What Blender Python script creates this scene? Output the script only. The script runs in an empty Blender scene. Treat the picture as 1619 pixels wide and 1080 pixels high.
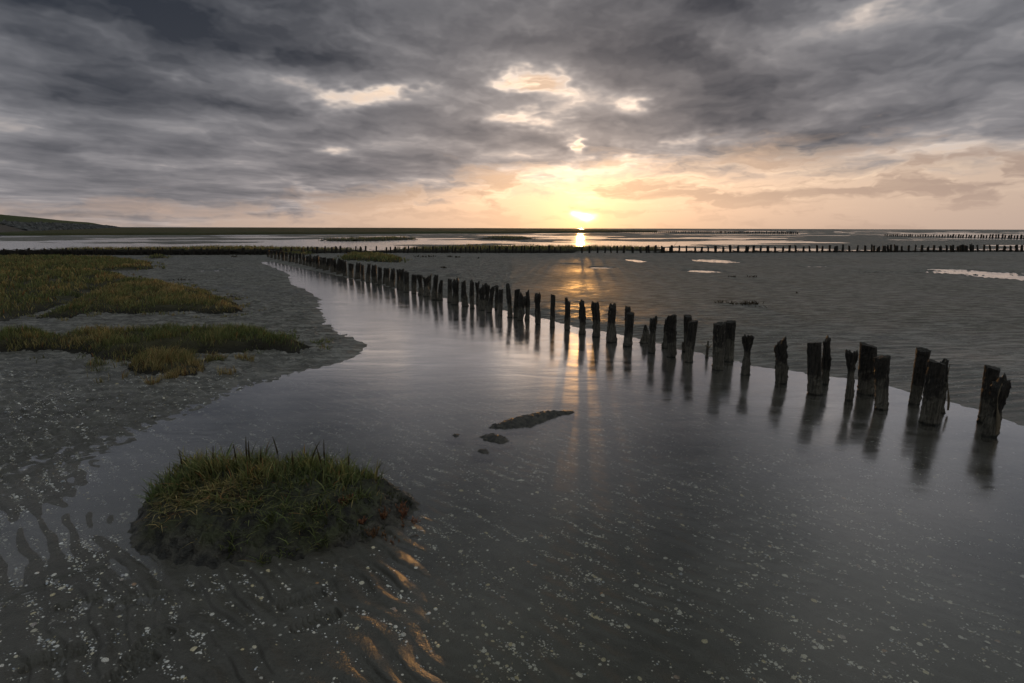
import bpy, math, random
import numpy as np

rng = np.random.default_rng(11)
random.seed(11)
scene = bpy.context.scene
coll = scene.collection

# ------------------------------------------------------------------ camera
CAM_H = 1.60                      # eye height above the water in the creek
F = 900.0                         # focal length in photo pixels (20 mm on 36 mm)
PITCH = math.atan(179.5 / F)
cam_data = bpy.data.cameras.new("camera")
cam_data.sensor_width = 36.0
cam_data.lens = 36.0 * F / 1619.0
cam_data.clip_start = 0.05
cam_data.clip_end = 60000.0
cam = bpy.data.objects.new("camera", cam_data)
coll.objects.link(cam)
cam.location = (0, 0, CAM_H)
cam.rotation_euler = (math.pi / 2 - PITCH, math.radians(-0.17), 0)
scene.camera = cam


def ray(u, v):
    """direction in the world of a point of the photograph (metres from here on)"""
    a, b = (u - 809.5) / F, (540.0 - v) / F
    r = math.radians(-0.17)
    a, b = a * math.cos(r) + b * math.sin(r), -a * math.sin(r) + b * math.cos(r)
    cp, sp = math.cos(PITCH), math.sin(PITCH)
    return np.array([a, cp + b * sp, -sp + b * cp])


def gp(u, v, z=0.0):
    """where that line of sight meets the level z"""
    d = ray(u, v)
    if d[2] > -1e-4:
        d[2] = -1e-4
    t = (z - CAM_H) / d[2]
    return np.array([d[0] * t, d[1] * t])


def azel(u, v):
    d = ray(u, v)
    return math.degrees(math.atan2(d[0], d[1])), math.degrees(math.atan2(d[2], math.hypot(d[0], d[1])))


# ------------------------------------------------------------------ world
SUN_AZ, SUN_EL = azel(919, 343)
world = bpy.data.worlds.new("World")
scene.world = world
world.use_nodes = True
wt = world.node_tree
wt.nodes.clear()


class NT:
    """small helper to write node graphs as expressions"""
    def __init__(s, tree):
        s.t = tree

    def n(s, typ, **kw):
        nd = s.t.nodes.new(typ)
        for k, v in kw.items():
            setattr(nd, k, v)
        return nd

    def put(s, sock, v):
        if isinstance(v, bpy.types.NodeSocket):
            s.t.links.new(v, sock)
        elif v is not None:
            sock.default_value = v

    def m(s, op, a, b=None, c=None, clamp=False):
        nd = s.n('ShaderNodeMath', operation=op)
        nd.use_clamp = clamp
        s.put(nd.inputs[0], a)
        s.put(nd.inputs[1], b)
        s.put(nd.inputs[2], c)
        return nd.outputs[0]

    def v(s, op, a, b=None, scale=None):
        nd = s.n('ShaderNodeVectorMath', operation=op)
        s.put(nd.inputs[0], a)
        s.put(nd.inputs[1], b)
        if scale is not None:
            s.put(nd.inputs['Scale'], scale)
        return nd.outputs['Value'] if op in ('DOT_PRODUCT', 'LENGTH') else nd.outputs[0]

    def xyz(s, x, y, z=0.0):
        nd = s.n('ShaderNodeCombineXYZ')
        for i, q in enumerate((x, y, z)):
            s.put(nd.inputs[i], q)
        return nd.outputs[0]

    def sep(s, vec):
        nd = s.n('ShaderNodeSeparateXYZ')
        s.put(nd.inputs[0], vec)
        return nd.outputs

    def noise(s, vec, scale, detail=4.0, rough=0.5, dist=0.0, out=0, flat=False):
        nd = s.n('ShaderNodeTexNoise', noise_dimensions='2D' if flat else '3D')
        s.put(nd.inputs['Vector'], vec)
        s.put(nd.inputs['Scale'], scale)
        nd.inputs['Detail'].default_value = detail
        nd.inputs['Roughness'].default_value = rough
        nd.inputs['Distortion'].default_value = dist
        return nd.outputs[out]

    def mapr(s, x, a, b, c=0.0, d=1.0, smooth=True):
        nd = s.n('ShaderNodeMapRange')
        nd.interpolation_type = 'SMOOTHSTEP' if smooth else 'LINEAR'
        for i, q in enumerate((x, a, b, c, d)):
            s.put(nd.inputs[i], q)
        return nd.outputs[0]

    def mix(s, f, a, b):
        nd = s.n('ShaderNodeMix', data_type='RGBA')
        s.put(nd.inputs[0], f)
        s.put(nd.inputs[6], a if not isinstance(a, tuple) else (*a, 1))
        s.put(nd.inputs[7], b if not isinstance(b, tuple) else (*b, 1))
        return nd.outputs[2]

    def vscale(s, vec, f):
        return s.v('SCALE', vec, scale=f)


W = NT(wt)
D = W.v('NORMALIZE', W.n('ShaderNodeTexCoord').outputs['Generated'])
dx, dy, dz = W.sep(D)
DEG = 180 / math.pi
az = W.m('MULTIPLY', W.m('ARCTAN2', dx, dy), DEG)
el = W.m('MULTIPLY', W.m('ARCSINE', dz), DEG)
elp = W.m('MAXIMUM', el, 0.0)

# the cloud deck: a sheet overhead, seen in perspective, drawn out along the wind
dzc = W.m('ADD', W.m('MAXIMUM', dz, 0.0), 0.075)
pu, pv = W.m('DIVIDE', dx, dzc), W.m('DIVIDE', dy, dzc)
ca, sa = math.cos(math.radians(24)), math.sin(math.radians(24))
along = W.m('ADD', W.m('MULTIPLY', pu, sa), W.m('MULTIPLY', pv, ca))
cross = W.m('SUBTRACT', W.m('MULTIPLY', pu, ca), W.m('MULTIPLY', pv, sa))
warp = W.noise(W.xyz(W.m('MULTIPLY', az, 0.10), W.m('MULTIPLY', el, 0.20), 0.0), 1.0, 4, 0.66, out=1, flat=True)
wx, wy, _ = W.sep(W.v('SUBTRACT', warp, (0.5, 0.5, 0.5)))
deck = W.xyz(W.m('MULTIPLY_ADD', wx, 0.5, cross), W.m('MULTIPLY_ADD', along, 0.82, W.m('MULTIPLY', wy, 0.5)), 0.0)
n_big = W.noise(deck, 0.55, 2, 0.5, flat=True)
n_mid = W.noise(deck, 1.5, 3, 0.55, flat=True)
n_fine = W.noise(deck, 4.6, 3, 0.58, flat=True)
# wisps low over the horizon are seen edge on
low = W.xyz(W.m('MULTIPLY_ADD', az, 0.11, W.m('MULTIPLY', wy, 1.2)), W.m('MULTIPLY_ADD', el, 0.52, wx), 0.0)
n_low = W.noise(low, 1.0, 4, 0.6, flat=True)
n_low2 = W.noise(low, 2.6, 3, 0.62, flat=True)
skyv = W.xyz(W.m('MULTIPLY_ADD', wx, 9.0, az), W.m('MULTIPLY_ADD', wy, 4.5, el), 1.0)


def blob(u, v, su, sv, tilt=0.0, vec=None):
    """a soft patch of the deck in a given direction"""
    a0, e0 = azel(u, v)
    k = math.degrees(1 / F)
    sx, sy = su * k * math.cos(math.radians(a0)) ** 1.5, sv * k
    c, s_ = math.cos(math.radians(tilt)), math.sin(math.radians(tilt))
    vec = skyv if vec is None else vec                      # (azimuth, elevation, 1)
    p = W.v('DOT_PRODUCT', vec, (c / sx, s_ / sx, -(a0 * c + e0 * s_) / sx))
    q = W.v('DOT_PRODUCT', vec, (-s_ / sy, c / sy, -(e0 * c - a0 * s_) / sy))
    return W.m('POWER', math.exp(-1), W.m('MULTIPLY_ADD', p, p, W.m('MULTIPLY', q, q)))


def total(items):
    acc = 0.0
    for it in items:
        acc = W.m('MULTIPLY_ADD', blob(*it[:5]), it[5], acc)
    return acc


# heavier and thinner parts of the deck that the evening had: (place, size, tilt, weight)
masses = total([
    (110, 40, 300, 45, -8, .16), (60, 165, 200, 26, 3, .28), (480, 92, 200, 28, -12, .36),
    (1470, 120, 270, 75, 0, .42), (760, 30, 280, 40, 0, .26), (1130, 165, 240, 30, -4, .34),
    (850, 226, 52, 13, -6, .46), (985, 245, 62, 13, 0, .48), (640, 270, 150, 20, -3, .30),
    (1290, 235, 110, 14, 4, .26), (190, 250, 110, 16, 0, .35), (1010, 90, 150, 40, 0, .16),
])
gaps = total([
    (852, 126, 38, 22, -20, 0.90), (572, 147, 79, 13, 6, 0.78), (560, 92, 102, 29, 0, 0.27),
    (285, 122, 31, 7, -24, 0.34), (410, 122, 90, 17, -14, 0.28),
    (1130, 58, 48, 24, 0, 0.34), (1375, 22, 90, 22, 10, 0.32), (1118, 222, 60, 12, 2, 0.61),
    (1010, 165, 60, 12, -8, 0.53), (898, 226, 11, 12, 0, 0.90), (930, 268, 72, 12, 0, 0.43),
    (475, 298, 24, 11, -20, 0.38), (545, 243, 36, 7, -8, 0.34), (815, 188, 60, 12, 0, 0.40),
])
# the deck stops short of the horizon, sooner to the right of the sun
edge = W.mapr(az, -30.0, 12.0, 0.4, 5.2)
edge = W.m('ADD', edge, W.m('MULTIPLY', W.m('SUBTRACT', n_low, 0.5), 7.0))
cover = W.mapr(W.m('SUBTRACT', el, edge), -1.2, 2.6)
thick = W.m('ADD', W.mapr(el, 7.0, 21.0, 0.46, 0.80), W.m('MULTIPLY', W.m('SUBTRACT', n_big, 0.5), 1.2))
thick = W.m('ADD', thick, W.m('MULTIPLY', W.m('SUBTRACT', n_mid, 0.5), W.mapr(el, 2.0, 12.0, 1.0, 1.7)))
thick = W.m('ADD', thick, W.m('MULTIPLY', W.m('SUBTRACT', n_fine, 0.5), 0.30))
thick = W.m('ADD', thick, W.m('SUBTRACT', masses, gaps))
thick = W.m('ADD', thick, W.mapr(az, -8.0, -30.0, 0.0, 0.12))
opacity = W.m('MULTIPLY', W.mapr(thick, -0.42, 0.40), cover)
depth = W.m('POWER', W.mapr(thick, 0.06, 1.30, smooth=False), 0.68)

# how far from the sun
sunv = (math.sin(math.radians(SUN_AZ)) * math.cos(math.radians(SUN_EL)),
        math.cos(math.radians(SUN_AZ)) * math.cos(math.radians(SUN_EL)), math.sin(math.radians(SUN_EL)))
sd = W.m('MULTIPLY', W.m('ARCCOSINE', W.m('MINIMUM', W.v('DOT_PRODUCT', D, sunv), 0.999999)), DEG)


def fall(width):
    return W.m('EXPONENT', W.m('MULTIPLY', sd, -1.0 / width))


# clear air: the Nishita sky, plus the glow of the low sun in the haze under the deck
sky = W.n('ShaderNodeTexSky', sky_type='NISHITA')
sky.sun_disc = False
sky.sun_elevation = math.radians(max(SUN_EL, 0.6))
sky.sun_rotation = math.radians(SUN_AZ)
sky.dust_density = 2.5
clear = W.vscale(sky.outputs[0], 0.12)


def addc(base, colour, f):
    return W.v('ADD', base, W.vscale(colour, f))


hz = W.m('EXPONENT', W.m('MULTIPLY', elp, -1 / 9.0))
clear = addc(clear, (3.2, 2.65, 2.45), W.m('ADD', W.m('MULTIPLY', hz, 0.55), 0.45))
clear = addc(clear, (5.9, 2.95, 0.7), fall(20.0))
clear = addc(clear, (8.0, 7.2, 6.2), W.m('MULTIPLY', fall(34.0), W.m('SUBTRACT', 1.0, hz)))
clear = addc(clear, (6.0, 3.1, 0.45), fall(2.8))
# thin bright and dull streaks in the clear band
streak = W.mapr(n_low2, 0.50, 0.72)
clear = addc(clear, (2.4, 1.9, 1.2), W.m('MULTIPLY', W.m('MULTIPLY', streak, W.mapr(el, 1.0, 4.0)), fall(22.0)))
puff = W.m('MULTIPLY', W.mapr(n_low, 0.47, 0.63), W.mapr(el, 0.6, 3.5, 0.2, 0.6))
c_low = addc((2.0, 1.5, 1.4), (4.8, 2.7, 1.0), fall(14.0))
clear = W.mix(puff, clear, c_low)
# the sun itself, a ragged burning patch where the cloud lets it through
sx_, sy_ = azel(919, 341)
core = blob(919, 341, 11, 5, 0, W.xyz(W.m('MULTIPLY_ADD', wx, 4.0, az), W.m('MULTIPLY_ADD', wy, 2.0, el), 1.0))
clear = addc(clear, (48.0, 36.0, 16.0), core)

# cloud: light and slightly violet where thin, slate where thick, warmed near the sun
c_thin = addc((2.25, 2.35, 2.60), (5.2, 3.4, 1.9), fall(9.0))
c_thin = addc(c_thin, (1.9, 1.0, 0.55), W.m('MULTIPLY', hz, fall(50.0)))
c_dark = addc((0.11, 0.17, 0.27), (1.7, 1.35, 1.15), fall(11.0))
c_dark = addc(c_dark, (0.72, 0.66, 0.66), hz)
cloud = W.mix(depth, c_thin, c_dark)
# thin edges let the light behind them through
cloud = addc(cloud, (4.6, 4.1, 3.5), W.m('MULTIPLY', W.m('POWER', W.m('SUBTRACT', 1.0, depth), 4.0), fall(40.0)))
# boost added above the view to light the ground, beyond overcast's zenith rise
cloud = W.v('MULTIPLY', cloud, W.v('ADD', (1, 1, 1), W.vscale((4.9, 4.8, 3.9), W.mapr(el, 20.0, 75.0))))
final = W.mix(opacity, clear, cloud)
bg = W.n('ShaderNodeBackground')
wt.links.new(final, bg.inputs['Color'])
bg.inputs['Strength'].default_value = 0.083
out = W.n('ShaderNodeOutputWorld')
wt.links.new(bg.outputs[0], out.inputs[0])
world.cycles.sampling_method = 'MANUAL'
world.cycles.sample_map_resolution = 512

# ------------------------------------------------------------------ the sun, low and mostly behind cloud
sun_data = bpy.data.lights.new("sun", 'SUN')
sun_data.energy = 0.40
sun_data.angle = math.radians(0.6)
sun_data.color = (1.0, 0.47, 0.12)
sun = bpy.data.objects.new("sun", sun_data)
coll.objects.link(sun)
sun.rotation_euler = (math.radians(90 - SUN_EL), 0, math.radians(180 - SUN_AZ))
sun.location = (6, 60, 20)

scene.view_settings.view_transform = 'Standard'
scene.view_settings.look = 'None'
scene.view_settings.gamma = 1.0
scene.view_settings.use_curve_mapping = False
scene.view_settings.exposure = 0.62
scene.cycles.use_denoising = True
scene.cycles.max_bounces = 5
scene.cycles.diffuse_bounces = 2
scene.cycles.glossy_bounces = 3
scene.cycles.use_adaptive_sampling = True
scene.cycles.adaptive_threshold = 0.02
scene.cycles.transparent_max_bounces = 12
scene.cycles.sample_clamp_indirect = 6.0

# ------------------------------------------------------------------ numpy noise, polygons, mesh helpers
_perm = np.random.default_rng(5).permutation(512)
_perm = np.concatenate([_perm, _perm])
_ang = np.random.default_rng(6).uniform(0, 2 * np.pi, 512)
_gx, _gy = np.cos(_ang), np.sin(_ang)


def perlin(x, y):
    xi, yi = np.floor(x).astype(np.int64), np.floor(y).astype(np.int64)
    xf, yf = x - xi, y - yi
    xi &= 511
    yi &= 511
    x1, y1 = (xi + 1) & 511, (yi + 1) & 511
    u, v = xf * xf * xf * (xf * (xf * 6 - 15) + 10), yf * yf * yf * (yf * (yf * 6 - 15) + 10)

    def g(ix, iy, fx, fy):
        h = _perm[_perm[ix] + iy]
        return _gx[h] * fx + _gy[h] * fy
    a = g(xi, yi, xf, yf)
    b = g(x1, yi, xf - 1, yf)
    c = g(xi, y1, xf, yf - 1)
    d = g(x1, y1, xf - 1, yf - 1)
    return ((a + u * (b - a)) * (1 - v) + (c + u * (d - c)) * v) * 1.4


def fbm(x, y, octv=4, gain=0.5):
    s, amp, tot = 0.0, 1.0, 0.0
    for o in range(octv):
        s = s + amp * perlin(x * 2 ** o + 17.3 * o, y * 2 ** o - 9.1 * o)
        tot += amp
        amp *= gain
    return s / tot


def sstep(a, b, x):
    t = np.clip((x - a) / (b - a), 0, 1)
    return t * t * (3 - 2 * t)


def poly_sd(x, y, poly):
    """signed distance, positive inside"""
    best = np.full(x.shape, 1e18)
    inside = np.zeros(x.shape, bool)
    n = len(poly)
    for i in range(n):
        ax, ay = poly[i]
        bx, by = poly[(i + 1) % n]
        ex, ey = bx - ax, by - ay
        wx_, wy_ = x - ax, y - ay
        t = np.clip((wx_ * ex + wy_ * ey) / (ex * ex + ey * ey + 1e-12), 0, 1)
        ddx, ddy = wx_ - ex * t, wy_ - ey * t
        best = np.minimum(best, ddx * ddx + ddy * ddy)
        c = ((ay > y) != (by > y))
        if abs(by - ay) > 1e-12:
            inside ^= c & (x < ax + ex * (y - ay) / (by - ay))
    d = np.sqrt(best)
    return np.where(inside, d, -d)


def gpoly(pts, z=0.0):
    return np.array([gp(u, v, z) for u, v in pts])


def mesh_np(name, verts, quads=None, tris=None, smooth=True, mat=None, col=None):
    """mesh from arrays; quads/tris are index arrays"""
    me = bpy.data.meshes.new(name)
    verts = np.asarray(verts, np.float32)
    loops, starts, totals = [], [], []
    off = 0
    for arr, k in ((quads, 4), (tris, 3)):
        if arr is None or len(arr) == 0:
            continue
        arr = np.asarray(arr, np.int32)
        loops.append(arr.ravel())
        starts.append(off + np.arange(len(arr)) * k)
        totals.append(np.full(len(arr), k))
        off += arr.size
    loops, starts, totals = np.concatenate(loops), np.concatenate(starts), np.concatenate(totals)
    me.vertices.add(len(verts))
    me.vertices.foreach_set('co', verts.ravel())
    me.loops.add(len(loops))
    me.loops.foreach_set('vertex_index', loops.astype(np.int32))
    me.polygons.add(len(starts))
    me.polygons.foreach_set('loop_start', starts.astype(np.int32))
    me.polygons.foreach_set('use_smooth', np.full(len(starts), smooth))
    me.update(calc_edges=True)
    me.validate()
    if col is not None:
        at_ = me.color_attributes.new('tint', 'FLOAT_COLOR', 'POINT')
        c4 = np.ones((len(verts), 4), np.float32)
        c4[:, :3] = col
        at_.data.foreach_set('color', c4.ravel())
    if mat:
        me.materials.append(mat)
    return me


def grid_quads(nr, nc, closed=False):
    i = np.arange(nr - 1)[:, None]
    j = np.arange(nc if closed else nc - 1)[None, :]
    j2 = (j + 1) % nc
    a = i * nc + j
    b = i * nc + j2
    return np.stack([a, b, b + nc, a + nc], -1).reshape(-1, 4)


def put(name, me, parent=None, loc=None, rot=None, label=None, cat=None, group=None, kind=None):
    o = bpy.data.objects.new(name, me)
    coll.objects.link(o)
    if parent is not None:
        o.parent = parent
    if loc is not None:
        o.location = loc
    if rot is not None:
        o.rotation_euler = rot
    for k, v in (('label', label), ('category', cat), ('group', group), ('kind', kind)):
        if v:
            o[k] = v
    return o


# ------------------------------------------------------------------ materials
def new_mat(name):
    m = bpy.data.materials.new(name)
    m.use_nodes = True
    m.node_tree.nodes.clear()
    t = NT(m.node_tree)
    o = t.n('ShaderNodeOutputMaterial')
    return m, t, o


def principled(t, o, base, rough=0.6, spec=0.5, normal=None, coat=None):
    p = t.n('ShaderNodeBsdfPrincipled')
    t.put(p.inputs['Base Color'], base if not isinstance(base, tuple) else (*base, 1))
    t.put(p.inputs['Roughness'], rough)
    t.put(p.inputs['Specular IOR Level'], spec)
    if normal is not None:
        t.put(p.inputs['Normal'], normal)
    if o is not None:
        t.t.links.new(p.outputs[0], o.inputs[0])
    return p


def bump(t, height, dist, strength=1.0, normal=None):
    b = t.n('ShaderNodeBump')
    t.put(b.inputs['Height'], height)
    b.inputs['Distance'].default_value = dist
    b.inputs['Strength'].default_value = strength
    if normal is not None:
        t.put(b.inputs['Normal'], normal)
    return b.outputs[0]


def mud_material():
    m, t, o = new_mat("wet_mud")
    P = t.n('ShaderNodeTexCoord').outputs['Object']
    x, y, z = t.sep(P)
    n1 = t.noise(P, 0.9, 5, 0.6)
    n2 = t.noise(P, 14.0, 4, 0.6)
    n3 = t.noise(P, 160.0, 3, 0.6)
    base = t.mix(t.mapr(n1, 0.35, 0.65), (0.064, 0.059, 0.047), (0.100, 0.094, 0.078))
    base = t.mix(t.m('MULTIPLY', t.mapr(n2, 0.45, 0.75), 0.5), base, (0.032, 0.030, 0.024))
    # shell grit, too fine to pick apart
    vo = t.n('ShaderNodeTexVoronoi')
    t.put(vo.inputs['Vector'], P)
    vo.inputs['Scale'].default_value = 26.0
    _, _, cz = t.sep(vo.outputs['Color'])
    grit = t.m('MULTIPLY', t.mapr(vo.outputs['Distance'], 0.22, 0.12), t.m('GREATER_THAN', cz, 0.68))
    grit = t.m('MULTIPLY', grit, t.mapr(n1, 0.40, 0.58))
    base = t.mix(grit, base, (0.52, 0.50, 0.45))
    # ripple marks: long crests lying roughly across the flat
    rp = t.xyz(t.m('MULTIPLY_ADD', x, 2.2, t.m('MULTIPLY', y, 0.9)), t.m('MULTIPLY_ADD', y, 8.5, t.m('MULTIPLY', x, -1.2)), 0.0)
    rip = t.noise(rp, 1.0, 3, 0.55, 0.25)
    rip2 = t.noise(rp, 3.1, 2, 0.5)
    hgt = t.m('MULTIPLY_ADD', rip2, 0.35, rip)
    far = t.mapr(y, 3.6, 7.0, 0.0, 1.0)
    # crests drain and dry lighter; colour lifted further with distance to stand for silvery sheen
    base = t.mix(t.m('MULTIPLY', t.mapr(hgt, 0.55, 0.85), t.m('MULTIPLY', far, 0.75)), base, (0.30, 0.285, 0.255))
    b1 = bump(t, t.m('MULTIPLY', hgt, far), 0.10)
    b2 = bump(t, t.m('MULTIPLY_ADD', n2, 1.0, t.m('MULTIPLY', n3, 0.30)), 0.014, 0.9, b1)
    wet = t.mapr(t.noise(P, 0.45, 4, 0.6), 0.36, 0.62, 0.24, 0.38)
    dry_ = t.mapr(y, 4.5, 11.0, 0.0, 0.34)
    mudp = principled(t, None, base, t.m('ADD', wet, dry_), t.mapr(y, 4.0, 9.0, 0.5, 0.38), b2)
    # films of water left standing in the troughs
    film_n = t.noise(rp, 0.85, 6, 0.72, 0.2)
    patch = t.noise(t.xyz(t.m('MULTIPLY', x, 0.12), t.m('MULTIPLY', y, 0.30), 4.0), 1.0, 4, 0.6)
    lim = t.mapr(patch, 0.36, 0.68, 0.36, 0.51, smooth=False)
    film = t.m('MULTIPLY', t.mapr(t.m('SUBTRACT', film_n, lim), 0.012, -0.012), t.m('MULTIPLY', far, 0.85))
    gl = principled(t, None, (0.05, 0.047, 0.04), 0.42, 0.9, bump(t, film_n, 0.10, 0.9))
    mx = t.n('ShaderNodeMixShader')
    t.put(mx.inputs[0], film)
    t.t.links.new(mudp.outputs[0], mx.inputs[1])
    t.t.links.new(gl.outputs[0], mx.inputs[2])
    t.t.links.new(mx.outputs[0], o.inputs[0])
    return m


def water_material():
    m, t, o = new_mat("still_water")
    P = t.n('ShaderNodeTexCoord').outputs['Object']
    x, y, z = t.sep(P)
    nz = t.noise(t.xyz(t.m('MULTIPLY', x, 0.9), t.m('MULTIPLY', y, 2.4), 0.0), 1.6, 3, 0.55, 0.3)
    nb = bump(t, nz, 0.006, 0.5)
    gl = t.n('ShaderNodeBsdfGlossy')
    gl.distribution = 'GGX'
    gl.inputs['Color'].default_value = (1, 1, 1, 1)
    t.put(gl.inputs['Roughness'], t.mapr(nz, 0.35, 0.65, 0.13, 0.20))
    t.put(gl.inputs['Normal'], nb)
    tr = t.n('ShaderNodeBsdfTransparent')
    tr.inputs['Color'].default_value = (0.94, 0.93, 0.88, 1)
    silt = t.n('ShaderNodeBsdfDiffuse')
    silt.inputs['Color'].default_value = (0.17, 0.16, 0.13, 1)
    body = t.n('ShaderNodeMixShader')
    body.inputs[0].default_value = 0.05
    t.t.links.new(tr.outputs[0], body.inputs[1])
    t.t.links.new(silt.outputs[0], body.inputs[2])
    fr = t.n('ShaderNodeFresnel')
    fr.inputs['IOR'].default_value = 1.34
    mx = t.n('ShaderNodeMixShader')
    t.put(mx.inputs[0], t.m('MINIMUM', t.m('MULTIPLY_ADD', t.m('MAXIMUM', t.m('SUBTRACT', fr.outputs[0], 0.025), 0.0), 4.0, 0.02), 0.95))
    t.t.links.new(body.outputs[0], mx.inputs[1])
    t.t.links.new(gl.outputs[0], mx.inputs[2])
    t.t.links.new(mx.outputs[0], o.inputs[0])
    return m


MUD = mud_material()
WATER = water_material()

# ------------------------------------------------------------------ the lie of the land
creek = gpoly([
    (412, 415), (437, 424), (458, 434), (461, 450), (490, 461), (505, 474), (508, 497), (520, 515), (546, 530), (576, 543),
    (579, 552), (560, 566), (520, 578), (470, 590), (420, 603), (370, 618), (330, 636), (290, 652), (240, 672), (170, 697),
    (110, 716), (50, 738), (0, 760), (-260, 830), (-420, 960), (-160, 985), (0, 952), (60, 930), (120, 905), (190, 893), (250, 905),
    (300, 880), (400, 820), (560, 815), (640, 832), (650, 870), (660, 920), (672, 970), (680, 1020), (690, 1080),
    (720, 1200), (900, 1500), (1500, 1400), (2300, 1000), (1900, 762), (1619, 672), (1540, 648), (1450, 621),
    (1380, 606), (1300, 594), (1190, 578), (1080, 553), (1000, 533), (900, 514), (840, 499), (780, 488), (700, 471),
    (640, 459), (580, 446), (520, 433), (470, 423), (430, 413.5)])
# pools left on the flats: photo place, half widths
pools = [(1130, 413, 38, 3.6), (1112, 429.5, 30, 2.6), (1006, 412.5, 15, 3.0), (950, 424, 22, 1.4), (1545, 432, 75, 4.2),
         (1605, 439, 60, 6.5), (1500, 427, 40, 2.0), (398, 460, 9, 1.5), (330, 429, 30, 1.8), (355, 425.5, 18, 1.2), (262, 446, 14, 1.6),
         (330, 407.5, 14, 1.0), (1290, 422, 30, 1.0), (700, 437, 26, 1.6), (670, 430, 18, 1.2), (900, 418, 16, 0.8),
         (1400, 432, 60, 0.9)]
pool_w = []
for u, v, a, b in pools:
    c = gp(u, v)
    pool_w.append((c, gp(u + a, v)[0] - c[0], (gp(u, v - b)[1] - gp(u, v + b)[1]) / 2))

CREST = math.radians(-43.0)      # the ripples of the creek bed run this way
_cn = (-math.sin(CREST), math.cos(CREST))


def ripple_phase(x, y):
    w = 0.55 * fbm(x * 1.1, y * 1.1, 3) + 0.16 * perlin(x * 4.3, y * 4.3)
    return (x * _cn[0] + y * _cn[1]) / 0.105 + w * 1.9


PRINTS = [(135, 958, 24), (222, 953, 20), (236, 1030, 70), (205, 1072, 60), (478, 955, 35), (500, 990, 40), (90, 1050, 30)]
prints_w = [(gp(u, v), math.radians(a)) for u, v, a in PRINTS]


def land(x, y):
    """height of the bed and the flats over the water level"""
    r = np.hypot(x, y)
    near = r < 60
    sd_ = np.full(x.shape, -50.0)
    sd_[near] = poly_sd(x[near], y[near], creek)
    wob = (0.06 * fbm(x * 2.3, y * 2.3, 3) + 0.045 * fbm(x * 9, y * 9, 2)) * np.clip(r / 4, 0.4, 2.5)
    sd_ = sd_ + wob
    fore = sstep(4.0, 2.8, r)                              # ripple field by the camera: shelves gently
    shelf = sstep(7.5, 5.0, r) * sstep(-1.2, -2.2, x)      # the left bank fades into the shallows
    fore = np.maximum(fore, shelf)
    L = 0.45 + 0.75 * fore
    h = np.where(sd_ > 0, -0.050 * np.tanh(sd_ / L), (0.034 + 0.012 * fore) * np.tanh(-sd_ / (0.5 + 0.25 * fore)))
    h = h + 0.020 * sstep(0.6, 3.0, -sd_) * sstep(2.0, -3.0, x) * (r > 3.5)
    # shallow with ripples breaking the surface, left
    c = gp(60, 800)
    h = h + 0.026 * np.exp(-(((x - c[0]) / 0.85) ** 2 + ((y - c[1]) / 0.75) ** 2)) * (sd_ > 0)
    # ripple marks in the foreground and on the creek bed
    ph = ripple_phase(x, y) * 2 * np.pi
    prof = np.tanh(2.0 * np.sin(ph + 0.55 * np.sin(ph)) + 0.5 * fbm(x * 9, y * 9, 2))
    brk = 0.5 + 1.3 * fbm(x * 2.2 + 3.1, y * 2.2, 3)
    h = h + 0.0125 * prof * np.clip(brk, 0.1, 1.2) * sstep(6.5, 3.0, r) * (0.55 + 0.45 * sstep(0.25, -0.1, sd_))
    # pitted sand of the left beach, low swells of the right flat
    left = sstep(-0.5 * shelf, 0.35, -sd_ + 0.0) * sstep(3.0, 4.5, r) * (x < 0)
    pit = fbm(x * 10.5, y * 13.5, 3)
    h = h + left * (0.042 * pit + 0.012 * perlin(x * 21, y * 25))
    right = sstep(0.0, 0.3, -sd_) * sstep(3.0, 4.5, r) * (x >= -2)
    crest2 = np.sin((y * 1.0 - x * 0.14) * 2 * np.pi / 0.17 + 5 * fbm(x * 0.7, y * 0.9, 3))
    h = h + right * (0.010 * crest2 * (0.6 + fbm(x * 0.9, y * 1.5, 2)) * sstep(16, 7, r) + 0.010 * fbm(x * 0.6, y * 0.8, 3) * sstep(30, 10, r))
    # pools
    rag = 0.60 * fbm(x * 1.9, y * 0.9, 5, 0.78)
    for (c, a, b) in pool_w:
        q = ((x - c[0]) / a) ** 2 + ((y - c[1]) / b) ** 2
        k = sstep(1.25, 0.55, q + 2.2 * rag + (0.9 * np.sin(y * 17 + 3 * rag - x * 1.2) if c[0] > 20 else 0.35 * np.sin(y * 21 - x * 2)))
        h = h * (1 - k) - 0.020 * k
    # outer flats beyond the second row of posts: bars and sheets of water
    outer = sstep(39.0, 42.0, y + 0.09 * np.abs(x) * (x < 0))
    f1 = fbm(x / 24 + 3.3, y / 17 + 1.7, 5, 0.58)
    f2 = fbm(x / 170 + 8.1, y / 240 + 2.2, 3)
    bars = 0.002 + 0.10 * f1 + 0.05 * f2
    bars = np.where(y > 420, 0.012 + 0.06 * fbm(x / 500, y / 420 + 4.4, 3), bars)
    h = h * (1 - outer) + bars * outer
    # boot prints
    for (c, a) in prints_w:
        lx, ly = x - c[0], y - c[1]
        m_ = (np.abs(lx) < 0.3) & (np.abs(ly) < 0.3)
        if not m_.any():
            continue
        p = lx[m_] * math.cos(a) + ly[m_] * math.sin(a)
        q = -lx[m_] * math.sin(a) + ly[m_] * math.cos(a)
        wd = 0.042 + 0.008 * np.sin(p * 20 + 0.6)
        e = (p / 0.10) ** 4 + (q / wd) ** 4
        inn = sstep(1.25, 0.75, e)
        tread = 0.004 * np.sign(np.sin(p * 2 * np.pi / 0.026 + 18 * np.abs(q)))
        rim = 0.003 * np.exp(-((e - 1.6) / 0.6) ** 2)
        h[m_] = h[m_] * (1 - 0.6 * inn) + inn * (-0.007 + tread) + rim
    return h


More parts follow.
